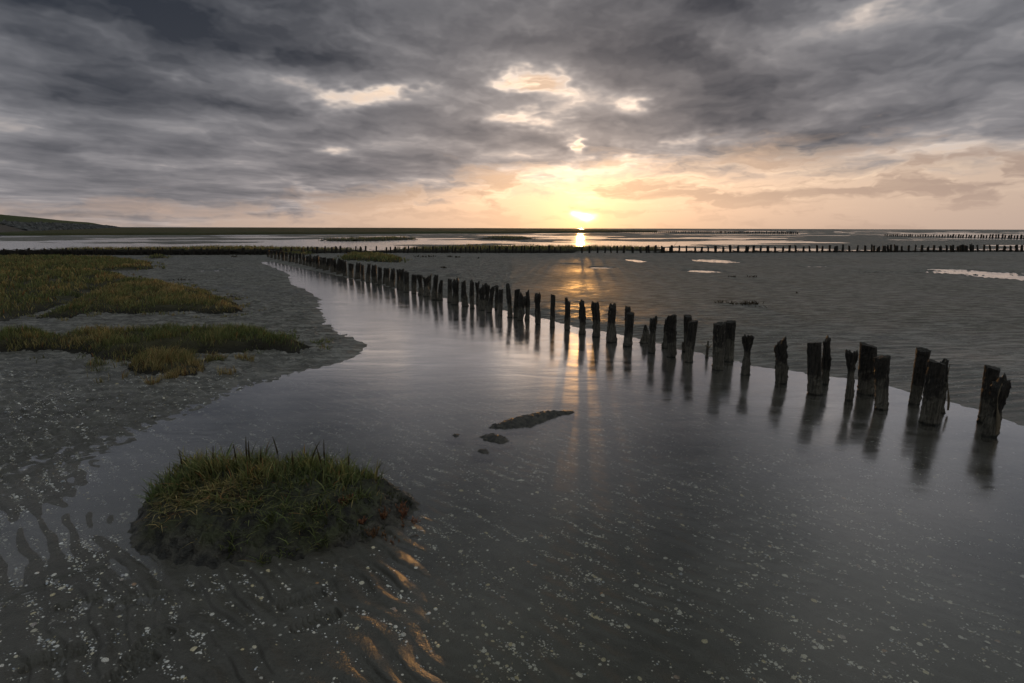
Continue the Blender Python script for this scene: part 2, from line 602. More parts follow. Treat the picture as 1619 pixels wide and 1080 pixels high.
def land1(x, y):
    return float(land(np.array([float(x)]), np.array([float(y)]))[0])


# one sheet from the feet to the horizon, finer near the viewer
rows = [0.25]
while rows[-1] < 9000:
    r_ = rows[-1]
    k = 0.02 if r_ < 1.4 else 0.0038 if r_ < 3.2 else min(0.0038 * r_ / 3.2, 0.0075) if r_ < 46 else 0.0075 * r_ / 46
    rows.append(r_ * (1 + min(k, 0.09)))
rows = np.array(rows)
fine = np.radians(np.linspace(-52, 52, 860))
back = np.radians(np.linspace(52, 308, 90)[1:-1])
azs = np.concatenate([fine, back])
RR, AA = np.meshgrid(rows, azs, indexing='ij')
X, Y = (RR * np.sin(AA)).ravel(), (RR * np.cos(AA)).ravel()
Z = land(X, Y)
me = mesh_np("mudflat", np.stack([X, Y, Z], -1), quads=grid_quads(len(rows), len(azs), True)[:, ::-1], mat=MUD)
put("mudflat", me, kind='structure', label="dark wet tidal mudflat with ripple marks and creek bed")
print("mudflat quads", len(me.polygons))

S = 9000
me = mesh_np("water", [(-S, -S, 0), (S, -S, 0), (S, S, 0), (-S, S, 0)], quads=[(0, 1, 2, 3)], mat=WATER)
put("water", me, kind='structure', label="smooth shallow tidal water reflecting the evening sky")

# ------------------------------------------------------------------ far salt marsh and the sea dyke
def tint_material(name, rough=0.8, spec=0.25, noise_scale=None, amount=0.35, transl=0.0, bump_s=None):
    m, t, o = new_mat(name)
    at_ = t.n('ShaderNodeAttribute')
    at_.attribute_name = 'tint'
    base = at_.outputs['Color']
    P = t.n('ShaderNodeTexCoord').outputs['Object']
    nrm = None
    if noise_scale:
        n1 = t.noise(P, noise_scale, 4, 0.6)
        base = t.vscale(base, t.mapr(n1, 0.3, 0.7, 1 - amount, 1 + amount, smooth=False))
    if bump_s:
        nrm = bump(t, t.noise(P, bump_s[0], 4, 0.65), bump_s[1])
    p = principled(t, None, base, rough, spec, nrm)
    if transl:
        tl = t.n('ShaderNodeBsdfTranslucent')
        t.put(tl.inputs['Color'], base)
        mx = t.n('ShaderNodeMixShader')
        mx.inputs[0].default_value = transl
        t.t.links.new(p.outputs[0], mx.inputs[1])
        t.t.links.new(tl.outputs[0], mx.inputs[2])
        t.t.links.new(mx.outputs[0], o.inputs[0])
    else:
        t.t.links.new(p.outputs[0], o.inputs[0])
    return m


TURF = tint_material("marsh_turf", 0.85, 0.2, 3.0, 0.4, bump_s=(9.0, 0.05))
GRASS = tint_material("grass_blades", 0.6, 0.3, None, transl=0.4)
ROCK = tint_material("riprap_stone", 0.8, 0.3, 1.5, 0.3, bump_s=(6.0, 0.05))

front = gpoly([(-700, 378), (-300, 374.5), (0, 372.3), (140, 371.8), (300, 371.4), (400, 370.6), (560, 370.0), (700, 369.2), (800, 368.8),
               (880, 368.0), (960, 367.4), (1040, 367.0)], 0.05)
s_ = np.linspace(0, 1, 420)
fi = s_ * (len(front) - 1)
k0 = np.clip(fi.astype(int), 0, len(front) - 2)
fr_ = front[k0] * (1 - (fi - k0))[:, None] + front[k0 + 1] * (fi - k0)[:, None]
tt = np.concatenate([[0, 0.004, 0.01, 0.02], np.geomspace(0.035, 9.0, 40)])
depth_scale = 1 - 0.93 * sstep(0.62, 1.0, s_)
pos = fr_[None] * (1 + tt[:, None, None] * depth_scale[None, :, None])
pos += (3.0 * fbm(fr_[:, 0] / 14, fr_[:, 1] / 14, 3))[None, :, None] * fr_[None] / np.linalg.norm(fr_, axis=1)[None, :, None]
xx, yy = pos[..., 0], pos[..., 1]
hh = np.minimum(1, np.array([0, .55, .9, 1] + [1] * 40))[:, None] * (0.50 - 0.12 * sstep(0.6, 1, s_))[None]
hh = hh + 0.16 * fbm(xx / 3, yy / 5, 3) * (hh > 0.2) + 0.10 * fbm(xx / 40, yy / 40, 2)
hh[0] = -0.1
back_edge = hh.copy()
hh[-1] = -0.2
f_ = np.clip(0.5 + 1.2 * fbm(xx / 30, yy / 40, 4), 0, 1)[..., None]
colr = (1 - f_) * np.array([0.060, 0.046, 0.018]) + f_ * np.array([0.042, 0.050, 0.018])
me = mesh_np("salt_marsh", np.stack([xx, yy, hh], -1).reshape(-1, 3), quads=grid_quads(*xx.shape), mat=TURF, col=colr.reshape(-1, 3))
put("salt_marsh", me, kind='structure', label="far brown salt marsh along the horizon")

# dyke: swept profile, receding from the left edge of the view
crest_px = [(-420, 300), (-200, 322), (-80, 333), (0, 339), (30, 341.8), (60, 344.2), (90, 347.6), (120, 350.2), (140, 351.6), (152, 353.6), (160, 356.8)]
CREST_Z = 6.2
path, hts = [], []
for i_, (u, v) in enumerate(crest_px):
    d = ray(u, min(v, 352.2))
    tz = (CREST_Z - CAM_H) / d[2]
    q = d[:2] * tz
    z_ = CREST_Z
    if v > 352.2:                        # the rounded seaward end
        d2 = ray(u, v)
        q = d2[:2] * (path[-1][1] / d2[1]) * 1.01
        z_ = CAM_H + d2[2] * np.linalg.norm(q) / np.linalg.norm(d2[:2])
    path.append(q)
    hts.append(z_)
path, hts = np.array(path), np.array(hts)
fi = np.linspace(0, len(path) - 1, 160)
k0 = np.clip(fi.astype(int), 0, len(path) - 2)
w_ = (fi - k0)[:, None]
pth = path[k0] * (1 - w_) + path[k0 + 1] * w_
ht = hts[k0] * (1 - w_[:, 0]) + hts[k0 + 1] * w_[:, 0]
tan = np.gradient(pth, axis=0)
tan /= np.linalg.norm(tan, axis=1)[:, None]
nor = np.stack([tan[:, 1], -tan[:, 0]], -1)            # towards the mudflat
prof = np.array([(-30, -0.05), (-14, 0.55), (-3, 1.0), (0, 1.0), (4, 0.90), (9, 0.72), (13, 0.56), (15, 0.50), (19, 0.28), (23, 0.06), (26, -0.05)])
pp = pth[:, None, :] + nor[:, None, :] * prof[None, :, 0:1]
zz = ht[:, None] * prof[None, :, 1] + 0.12 * fbm(pp[..., 0] / 6, pp[..., 1] / 6, 3)
g_ = np.clip(0.5 + fbm(pp[..., 0] / 20, pp[..., 1] / 20, 3), 0, 1)[..., None]
colr = (1 - g_) * np.array([0.026, 0.045, 0.014]) + g_ * np.array([0.040, 0.058, 0.018])
stone_rows = (np.arange(len(prof)) >= 8)[None, :, None]
colr = np.where(stone_rows, np.array([0.06, 0.06, 0.058]), colr)
dyke = put("dyke", None, loc=(float(pth[60, 0]), float(pth[60, 1]), 0), label="grassy sea dyke with a stone toe beyond the marsh", cat="dyke")
off = np.array([pth[60, 0], pth[60, 1], 0])
dv = np.stack([pp[..., 0], pp[..., 1], zz], -1) - off
put("embankment", mesh_np("embankment", dv.reshape(-1, 3), quads=grid_quads(*zz.shape), mat=TURF, col=colr.reshape(-1, 3)), dyke)
# riprap: too many and too small to pick apart
octv = np.array([(1, 0, 0), (0, 1, 0), (-1, 0, 0), (0, -1, 0), (0, 0, 1), (0, 0, -1)], float)
octf = np.array([(0, 1, 4), (1, 2, 4), (2, 3, 4), (3, 0, 4), (1, 0, 5), (2, 1, 5), (3, 2, 5), (0, 3, 5)])
NR = 2600
ii = rng.integers(20, 158, NR)
aa = rng.uniform(16.5, 24, NR)
zprof = np.interp(aa, prof[:, 0], prof[:, 1])
cx = pth[ii] + nor[ii] * aa[:, None] + tan[ii] * rng.uniform(-2, 2, (NR, 1))
cen = np.stack([cx[:, 0], cx[:, 1], zprof * ht[ii] + 0.1], -1) - off
sz = rng.uniform(0.35, 0.85, (NR, 1, 1)) * (1 + np.linalg.norm(cx, axis=1) / 700)[:, None, None]
vv = octv[None] * rng.uniform(0.7, 1.3, (NR, 6, 3)) * sz * np.array([1, 1, 0.7]) + cen[:, None]
ct = np.repeat(rng.uniform(0.025, 0.13, (NR, 1)) * np.array([[1, 1, 0.97]]), 6, 0)
o = put("riprap", mesh_np("riprap", vv.reshape(-1, 3), tris=(octf[None] + 6 * np.arange(NR)[:, None, None]).reshape(-1, 3), smooth=False, mat=ROCK, col=ct), dyke, kind='stuff')


# ------------------------------------------------------------------ the rows of posts
def wood_material():
    m, t, o = new_mat("weathered_wood")
    P = t.n('ShaderNodeTexCoord').outputs['Object']
    x, y, z = t.sep(P)
    rnd = t.n('ShaderNodeObjectInfo').outputs['Random']
    sh = t.v('ADD', P, t.xyz(t.m('MULTIPLY', rnd, 31.0), t.m('MULTIPLY', rnd, 17.0), 0.0))
    sx2, sy2, sz2 = t.sep(sh)
    grain_v = t.xyz(sx2, sy2, t.m('MULTIPLY', sz2, 0.10))
    grain = t.noise(grain_v, 70.0, 4, 0.65)
    blot = t.noise(sh, 13.0, 4, 0.6)
    dark = t.mix(t.mapr(grain, 0.3, 0.7), (0.008, 0.007, 0.006), (0.046, 0.039, 0.030))
    silt = t.mix(t.mapr(grain, 0.3, 0.7), (0.050, 0.045, 0.034), (0.19, 0.172, 0.135))
    line = t.m('MULTIPLY_ADD', t.m('SUBTRACT', blot, 0.5), 0.38, t.m('MULTIPLY_ADD', rnd, 0.12, 0.16))
    low_ = t.m('MULTIPLY', t.mapr(t.m('SUBTRACT', z, line), 0.03, -0.05), 0.75)
    base = t.mix(low_, dark, silt)
    # bleached streaks of rotten sapwood, green film low down
    st = t.m('MULTIPLY', t.mapr(t.noise(t.xyz(sx2, sy2, t.m('MULTIPLY', sz2, 0.3)), 24.0, 4, 0.65), 0.60, 0.72), t.mapr(rnd, 0.2, 0.9, 0.2, 0.9))
    base = t.mix(st, base, (0.19, 0.165, 0.125))
    # foot: black with wet weed
    base = t.mix(t.mapr(t.m('MULTIPLY_ADD', blot, 0.05, z), 0.045, 0.025), base, (0.018, 0.018, 0.014))
    h_ = t.m('MULTIPLY_ADD', blot, 0.8, grain)
    principled(t, o, base, t.mapr(blot, 0.3, 0.7, 0.5, 0.85), 0.35, bump(t, h_, 0.022))
    return m


WOOD = wood_material()
FARWOOD, _t, _o = new_mat("tarred_far_wood")
_n = _t.noise(_t.n('ShaderNodeTexCoord').outputs['Object'], 18.0, 3, 0.6)
principled(_t, _o, _t.mix(_n, (0.014, 0.012, 0.010), (0.046, 0.040, 0.031)), 0.75, 0.3)


def post_mesh(name, H, w0, w1, lean, kind, seed, sides=16, rings=20, under=0.14, mat=None):
    """one driven post: H over the water, widths at foot and head, lean of the head (x, y)"""
    g = np.random.default_rng(seed)
    th = np.linspace(0, 2 * np.pi, sides, endpoint=False)
    zs = np.concatenate([[-under], np.linspace(0, H, rings)])
    ph = g.uniform(0, 9, 6)
    rot = kind in ('rot', 'head', 'cone', 'thin', 'split')
    amp = 0.17 if rot else 0.06
    cracks = g.uniform(0, 2 * np.pi, 5 if rot else 3)
    verts = []
    topoff = np.zeros(sides)
    if kind == 'rot':
        topoff = w1 * (0.28 * np.sin(th + ph[0]) + 0.16 * np.sin(th * 3 + ph[1]) + 0.11 * g.normal(size=sides)) - 0.01 * H
    elif kind == 'split':
        topoff = -w1 * 0.75 * sstep(-0.1, 0.5, np.cos(th - ph[0])) + w1 * 0.10 * g.normal(size=sides)
    elif kind == 'head':
        topoff = w1 * 0.16 * g.normal(size=sides)
    elif kind == 'flat':
        topoff = w1 * (0.10 * np.cos(th - ph[0]) + 0.03 * g.normal(size=sides))
    for i, z in enumerate(zs):
        t = max(z, 0) / H
        w = (w0 + (w1 - w0) * t) / 2
        if kind == 'cone':
            w = w0 / 2 * (1 - t) ** 0.8 + w1 / 2
        if kind == 'thin':
            w = w0 / 2 * (1 - 0.5 * t)
        if kind == 'head':
            w *= 1 - 0.34 * math.exp(-((t - 0.55) / 0.22) ** 2) + 0.18 * math.exp(-((t - 0.93) / 0.1) ** 2)
        if kind == 'rot':
            w *= 1 - 0.20 * t * abs(math.sin(4 * t + ph[2])) + 0.08 * math.sin(9 * t + ph[3])
        r = w * (1 + amp * np.sin(2 * th + ph[0] + 2.0 * t) * 0.5 + amp * np.sin(3 * th + ph[1] - 3 * t) * 0.5
                 + amp * 0.7 * np.sin(5 * th + ph[2] + 11 * t) * np.sin(14 * t + ph[4]))
        r = r + w * g.normal(size=sides) * (0.075 if rot else 0.028)
        for c in cracks:
            dd = np.abs((th - c + np.pi) % (2 * np.pi) - np.pi)
            r = r * (1 - (0.34 if rot else 0.16) * np.exp(-(dd / 0.24) ** 2) * (0.5 + 0.5 * math.sin(5 * t + c * 3)))
        if z <= H * 0.12:                                   # crust of weed and barnacle at the foot
            r = r * (1.06 + 0.07 * g.normal(size=sides))
        bend = (0.12 * w0 * math.sin(2.6 * t + ph[5]) if rot else 0.02 * w0 * math.sin(3 * t + ph[5]))
        zz_ = z + topoff * sstep(0.35, 1.0, np.array([t]))[0] if i else np.full(sides, z)
        verts.append(np.stack([np.cos(th) * r + lean[0] * t + bend, np.sin(th) * r + lean[1] * t, zz_ * np.ones(sides)], -1))
    n = len(zs)
    top = verts[-1]
    cen = top.mean(0)
    inner = cen + (top - cen) * (0.55 if rot else 0.86)
    inner[:, 2] = top[:, 2] + (-0.22 * w1 * g.uniform(0.2, 1.2, sides) if kind in ('rot', 'split', 'head') else 0.02 * w1)
    verts.append(inner)
    apex = inner.mean(0)
    if kind in ('rot', 'head'):
        apex[2] -= 0.12 * w1
    V = np.concatenate(verts + [apex[None]])
    q = grid_quads(n + 1, sides, True)
    a0 = n * sides
    tr = [(a0 + j, a0 + (j + 1) % sides, len(V) - 1) for j in range(sides)]
    return mesh_np(name, V, quads=q, tris=tr, smooth=rot, mat=mat or WOOD)


def splinter_mesh(name, H, w, seed):
    """a peeling strip of sapwood"""
    g = np.random.default_rng(seed)
    n, s = 9, 5
    th = np.linspace(0, 2 * np.pi, s, endpoint=False)
    V = []
    for i in range(n):
        t = i / (n - 1)
        r = w * (0.5 + 0.35 * math.sin(t * 7 + g.uniform(0, .6))) * (1 - 0.75 * t ** 3)
        V.append(np.stack([np.cos(th) * r + w * 0.9 * math.sin(t * 5 + 1), np.sin(th) * r * 0.6 - w * 0.2, np.full(s, t * H)], -1))
    V = np.concatenate(V + [V[-1].mean(0)[None] + [0, 0, 0.01]])
    return mesh_np(name, V, quads=grid_quads(n, s, True), tris=[((n - 1) * s + j, (n - 1) * s + (j + 1) % s, n * s) for j in range(s)], mat=BLEACHED)


BLEACHED, _t, _o = new_mat("bleached_sapwood")
_P = _t.n('ShaderNodeTexCoord').outputs['Object']
_n = _t.noise(_P, 30.0, 4, 0.65)
principled(_t, _o, _t.mix(_n, (0.07, 0.055, 0.035), (0.22, 0.18, 0.125)), 0.8, 0.2, bump(_t, _n, 0.006))


def post_world(ub, vb, ut, vt, wpx):
    b = gp(ub, vb)
    d = ray(ut, vt)
    t = b[1] / d[1]
    dep = b[1] * math.cos(PITCH) + CAM_H * math.sin(PITCH)
    return b, CAM_H + d[2] * t, d[0] * t - b[0], wpx * dep / F


# near row, from its right-hand end: foot x y, head x y, widths, kind, what tells it apart
NEAR = [
    (1567, 689, 1582, 602, 18, 22, 'rot', "stout rotten post with bleached peeling wood, front one of the pair at the right edge"),
    (1556, 667, 1567, 580, 17, 20, 'flat', "black post half hidden behind the bleached rotten post at the right edge"),
    (1489, 652, 1495, 571, 11, 14, 'rot', "thin twisted post with a pale peeling strip, behind a thick cracked post"),
    (1470, 669, 1480, 572, 25, 23, 'flat', "thick cracked post standing in front of a thin twisted post"),
    (1446, 638, 1460, 553, 15, 19, 'flat', "straight dark post leaning right, just left of the thick cracked post"),
    (1393.5, 646, 1399, 565, 18, 21, 'flat', "flat-topped post standing in front and right of the widest smooth post"),
    (1370, 622, 1371, 544.5, 23, 24, 'flat', "widest smooth post with a sawn level top and silted foot"),
    (1342, 632, 1349.5, 557, 13, 15, 'head', "slim waisted post with a rotten knob head, left of the widest smooth post"),
    (1304, 607, 1308, 537, 11, 13, 'rot', "narrow black post peeping out behind a square knotted post"),
    (1289, 622, 1290, 543, 21, 20, 'flat', "square post with a knot hole and flat top, narrow black post behind it"),
    (1233, 605.5, 1237, 540, 17, 17, 'rot', "lone ragged post with a jagged crown, between the square post and the hooked post"),
    (1177.6, 592, 1184, 531, 12.5, 14, 'head', "slender post with a hooked rotten head bending right"),
    (1153, 571, 1155, 508.5, 14, 16, 'flat', "tall dark post directly behind a flat-topped post, left of the hooked one"),
    (1135.5, 584, 1139, 512, 16.5, 18, 'flat', "tall flat-topped post with a dark one right behind it"),
    (1118, 565, 1119.5, 539, 5, 4, 'thin', "tiny spindly stump with crossed splinters between two tall posts"),
    (1089, 572, 1096.5, 508, 12.5, 14, 'flat', "post leaning right in front of a taller squared post"),
    (1087.7, 556, 1088, 499.5, 11, 12.5, 'flat', "taller squared post behind the leaning one"),
    (1081, 556, 1081, 541, 5, 3.5, 'thin', "smallest rotten stub beside the foot of the leaning post"),
    (1061, 564, 1061, 497, 13, 17, 'split', "broad split post with two jagged peaks"),
    (1053, 550, 1056, 503, 10, 12, 'rot', "ragged post tight behind the broad split post"),
    (1032.4, 557.7, 1031.8, 503.5, 10, 11, 'rot', "round-headed post next to the cone-shaped stump"),
    (1018.5, 541.3, 1021, 513, 15, 2, 'cone', "cone-shaped rotten stump ending in a spike"),
    (992.8, 547, 997.5, 495, 13, 12, 'flat', "clean-cut post in front of a ragged one, left of the cone-shaped stump"),
    (991.5, 531, 994, 487, 9, 10, 'rot', "ragged post with a crooked cap behind the clean-cut post"),
    (965.4, 540.4, 971, 482.6, 15, 11, 'rot', "post tapering upward, wide at its foot, right of the orange sun glint"),
    (942.6, 532.5, 941.4, 477.5, 10, 11.5, 'split', "split post at the right side of the orange sun glint"),
    (919.6, 528, 921, 475.5, 10, 10, 'rot', "post at the left side of the orange sun glint"),
]
CHAIN = [(896, 521.4, 897.4, 470.5, 9), (873.5, 517, 875, 466, 8.5), (850.5, 512.3, 852, 464.5, 9.5), (833, 505.4, 835, 461, 7),
         (822, 506, 827, 466.6, 11), (816.6, 501.6, 818, 457.5, 9), (806.5, 501.6, 804, 450.5, 8), (791.4, 498, 792.4, 458.4, 7),
         (784.8, 489.3, 786, 452, 5.5), (775, 494, 778, 455.4, 8), (770, 484, 772, 449, 8), (761.8, 490, 762, 453.5, 9),
         (755.4, 482, 755.8, 446.8, 6), (747.4, 487.6, 747.2, 444.3, 8), (734.8, 483.9, 734.4, 445.3, 10), (719.5, 481.4, 720.3, 442.4, 9.5),
         (711.4, 478, 711.6, 441.6, 8), (696, 474.5, 699, 442.8, 7), (688, 474, 688.6, 436, 9), (680, 459.7, 681, 435, 5),
         (674, 468.8, 675, 439, 10), (665, 466, 665, 435, 8), (654.5, 463.6, 656, 434.5, 8), (642.8, 461.8, 643, 430, 9),
         (635, 458.4, 635.5, 427.3, 8), (629.6, 457, 629.6, 426.5, 6), (620.7, 454.5, 621, 424.7, 8), (612.7, 452, 612.7, 424.7, 7),
         (608, 449.5, 608, 423.4, 5), (599.7, 450.4, 600.5, 422, 7), (592, 448, 592.5, 419.5, 9), (583, 446.7, 583.5, 418, 7),
         (574, 444, 574.3, 417.4, 5), (566, 441.5, 566, 417, 9), (555.6, 439.5, 555.6, 417, 8), (545.8, 436.9, 545.8, 413, 7),
         (541, 433.5, 541, 411, 6), (536, 434.2, 536, 410, 6.5), (530, 431, 530, 410.5, 6), (525.5, 431.5, 525, 408.5, 6), (519, 428, 519, 408, 6),
         (514, 428.3, 513.5, 407.5, 6), (508, 426, 508, 407, 5), (503, 425.5, 503, 405.5, 6), (497.5, 423.6, 497, 406, 5),
         (492, 423, 492, 404.5, 5), (486.5, 421.3, 486.5, 404.8, 5), (481, 420.4, 480.5, 402.8, 5), (475.5, 418.6, 475.5, 402, 4.6),
         (470, 417.8, 470, 401, 5), (464.5, 416, 464, 401.2, 4.6), (459, 415.2, 459, 399.2, 4.6), (453.5, 413.8, 453.5, 399.4, 4.4),
         (448, 413, 447.6, 397.6, 4.4), (442, 411.6, 442, 397.4, 4.2), (436, 410.8, 436, 395.8, 4.2), (430, 409.4, 430, 396, 4), (424, 408.4, 424, 394.6, 4)]
GROUP1 = "posts of the near row along the creek"
ONES = ("first second third fourth fifth sixth seventh eighth ninth tenth eleventh twelfth thirteenth fourteenth fifteenth sixteenth seventeenth eighteenth "
        "nineteenth").split()


def nth(k):
    """ordinal in words, from 1"""
    if k < 20:
        return ONES[k - 1]
    tens, one = divmod(k, 10)
    if one == 0:
        return ["twentieth", "thirtieth", "fortieth", "fiftieth", "sixtieth", "seventieth"][tens - 2]
    return ["twenty", "thirty", "forty", "fifty", "sixty", "seventy"][tens - 2] + "-" + ONES[one - 1]


for i, (ub, vb, ut, vt, w0, w1, kd, lab) in enumerate(NEAR):
    b, H, lx, ww0 = post_world(ub, vb, ut, vt, w0)
    ww1 = ww0 * w1 / w0
    lean_y = float(rng.uniform(-0.03, 0.03))
    me = post_mesh("post", H, ww0, ww1, (lx, lean_y), kd, 100 + i, sides=20, rings=26)
    o = put("groyne_post", me, loc=(b[0], b[1], 0), label=lab, cat="post", group=GROUP1)
    if i in (0, 2):
        put("splinter", splinter_mesh("splinter", H * 0.9, ww0 * (0.22 if i else 0.26), 7 + i), o, loc=(ww0 * (0.38 if i else -0.12), -ww0 * 0.42, H * 0.06), rot=(0, lx / H, 0))
    if i == 14:
        for sg in (-1, 1):
            put("splinter", splinter_mesh("splinter", H * 0.42, ww0 * 0.3, 40 + sg), o, loc=(0, -0.01, H * 0.62), rot=(0, sg * 1.0, 0))
kinds = ['rot', 'rot', 'flat', 'rot', 'split', 'flat', 'head']
for i, (ub, vb, ut, vt, w0) in enumerate(CHAIN):
    b, H, lx, ww0 = post_world(ub, vb, ut, vt, w0)
    small = i > 22
    me = post_mesh("post", H, ww0, ww0 * float(rng.uniform(0.85, 1.12)), (lx, float(rng.uniform(-0.04, 0.04))), kinds[int(rng.integers(0, 7))], 300 + i,
                   sides=10 if small else 14, rings=9 if small else 16)
    lab = f"dark near-row post, {nth(i + 1)} leftward from the post left of the orange glint"
    put("groyne_post", me, loc=(b[0], b[1], 0), label=lab, cat="post", group=GROUP1 if i < 20 else "crowded posts at the far end of the near row")

# second row, across the view
c1 = [28, 105, 178, 248, 275, 320, 380, 405, 445, 472, 520, 575, 590, 630, 687, 702, 783, 830, 863, 908, 920, 967, 990, 1040, 1050, 1097, 1113, 1155, 1185, 1225, 1262,
      1290, 1332, 1355, 1397, 1475, 1485, 1528, 1555, 1588]
c2 = [100, 135, 173, 205, 238, 303, 335, 365, 392, 440, 482, 507, 535, 570, 628, 658, 687, 753, 817, 840, 868, 922, 945, 982, 1000, 1040, 1100, 1118, 1155, 1172, 1187, 1218, 1235, 1268,
      1300, 1322, 1345, 1367, 1390, 1430, 1445, 1480, 1505, 1540]
c3 = [10, 45, 62, 95, 117, 150, 172, 207, 265, 300, 335, 463, 510, 560, 605, 643, 680, 720, 775, 822, 860, 875, 912, 953, 965, 1000, 1013, 1057, 1102, 1154, 1194, 1236, 1280,
      1325, 1370, 1415, 1465, 1475, 1510, 1552, 1596]
c4 = [55, 100, 150, 187, 227, 273, 312, 358, 390, 433, 466, 476, 512, 555, 602, 650, 692, 705, 726, 738, 760, 775, 793, 808, 832, 845, 875, 916, 958, 997, 1035, 1070,
      1110, 1150, 1175, 1190, 1218, 1237, 1253, 1270, 1298, 1310, 1338, 1378, 1417, 1458, 1502, 1540, 1577, 1608]
xs2 = [c / 3.855 for c in c1] + [400 + c / 3.855 for c in c2] + [800 + c / 3.855 for c in c3] + [1200 + c / 3.864 for c in c4]
row2_variants = {}
ROW2 = []
for i, u in enumerate(xs2):
    vb = float(np.interp(u, [0, 420, 520, 820, 1220, 1619], [405.8, 404.6, 401.8, 401.2, 400.4, 398.6]))
    top_up = float(rng.uniform(10.0, 12.8)) * (1.0 if u > 430 else 1.08)
    wpx = float(rng.uniform(2.6, 4.4)) if u > 1000 else float(rng.uniform(2.2, 3.4))
    b, H, lx, ww = post_world(u, vb, u + rng.uniform(-0.6, 1.2), vb - top_up, wpx)
    me = post_mesh("post", H, ww, ww * rng.uniform(0.85, 1.15), (lx, 0), ['flat', 'rot', 'flat', 'split'][i % 4], 700 + i, sides=8, rings=6, under=0.3, mat=FARWOOD)
    if u < 430:
        zone, lab = "in the dark brushwood", f"second-row post in dark brushwood, {nth(sum(x <= u for x in xs2))} from the left edge"
    elif u < 919:
        zone, lab = "left of the sun", f"second-row post before the grassy bank, {nth(sum(u <= x < 919 for x in xs2))} leftward from below the sun"
    elif u < 1058:
        zone, lab = "below the sun", f"second-row post, {nth(sum(919 <= x <= u for x in xs2))} rightward from below the sun towards the leaning stick"
    else:
        zone, lab = "on bare mud", f"second-row post on bare mud, {nth(sum(1058 <= x <= u for x in xs2))} to the right of the leaning stick"
    put("groyne_post", me, loc=(b[0], b[1], 0), label=lab, cat="post", group="posts of the second row, " + zone)
    ROW2.append(b)
ROW2 = np.array(ROW2)

# leaning stick in the second row
b = gp(1058, 398)
d = ray(1073, 380)
t_ = b[1] / d[1]
tip = np.array([d[0] * t_, b[1], CAM_H + d[2] * t_])
n_, s_n = 7, 6
thv = np.linspace(0, 2 * np.pi, s_n, endpoint=False)
V = []
for i in range(n_):
    t = i / (n_ - 1)
    r = 0.022 * (1 - 0.6 * t)
    V.append(np.stack([np.cos(thv) * r + (tip[0] - b[0]) * t + 0.03 * math.sin(t * 5), np.sin(thv) * r, np.full(s_n, -0.1 + (tip[2] + 0.1) * t)], -1))
put("leaning_stick", mesh_np("leaning_stick", np.concatenate(V), quads=grid_quads(n_, s_n, True), mat=FARWOOD), loc=(b[0], b[1], 0),
    label="thin bare stick leaning right out of the second row of posts", cat="stick")

# third row at the right, fourth far row left of it
proto3 = [post_mesh("post", 0.72, 0.30, 0.27, (0.02, 0), k, 900 + j, sides=7, rings=4, under=0.4, mat=FARWOOD) for j, k in enumerate(['flat', 'rot', 'flat', 'split'])]
A, B = gp(1400, 374.0), gp(1640, 378.4)
u0 = 1400.0
i = 0
while u0 < 1622:
    v = float(np.interp(u0, [1400, 1640], [374.0, 378.2]))
    p = gp(u0, v)
    o = put("groyne_post", proto3[i % 4], loc=(p[0], p[1], 0), label=f"small post of the third row behind the second, {nth(i + 1)} from its left end", cat="post", group="posts of the third row")
    k = float(np.interp(u0, [1400, 1640], [0.75, 1.0])) * rng.uniform(0.85, 1.1)
    o.scale = (k * rng.uniform(0.8, 1.25), k, k)
    o.rotation_euler = (0, rng.uniform(-0.05, 0.08), rng.uniform(0, 6))
    u0 += float(np.interp(u0, [1400, 1640], [3.2, 5.0])) * rng.uniform(0.75, 1.35)
    i += 1
# beyond them a long row of tiny posts near the horizon, past counting
vs, qs, u0, i = [], [], 850.0, 0
while u0 < 1262:
    p = gp(u0, float(np.interp(u0, [850, 1262], [366.6, 369.8])))
    hx, hz_ = 0.20 * rng.uniform(0.8, 1.3), 0.72 * rng.uniform(0.7, 1.05)
    a0 = rng.uniform(0, 6)
    for z, k in ((-0.4, 1.0), (hz_ * 0.6, 0.95), (hz_, 0.8)):
        for j in range(5):
            vs.append((p[0] + math.cos(a0 + j * 1.2566) * hx * k, p[1] + math.sin(a0 + j * 1.2566) * hx * k, z + (0.05 * (j % 2) if z == hz_ else 0)))
    n0 = i * 15
    for rr in range(2):
        for j in range(5):
            qs.append((n0 + rr * 5 + j, n0 + rr * 5 + (j + 1) % 5, n0 + rr * 5 + 5 + (j + 1) % 5, n0 + rr * 5 + 5 + j))
    i += 1
    u0 += float(rng.uniform(2.4, 4.2))
vs = np.array(vs)
o0 = np.array([vs[:, 0].mean(), vs[:, 1].mean(), 0])
put("far_posts", mesh_np("far_posts", vs - o0, quads=qs, smooth=False, mat=FARWOOD), loc=o0, kind='stuff', label="long line of tiny dark posts near the horizon right of the sun")

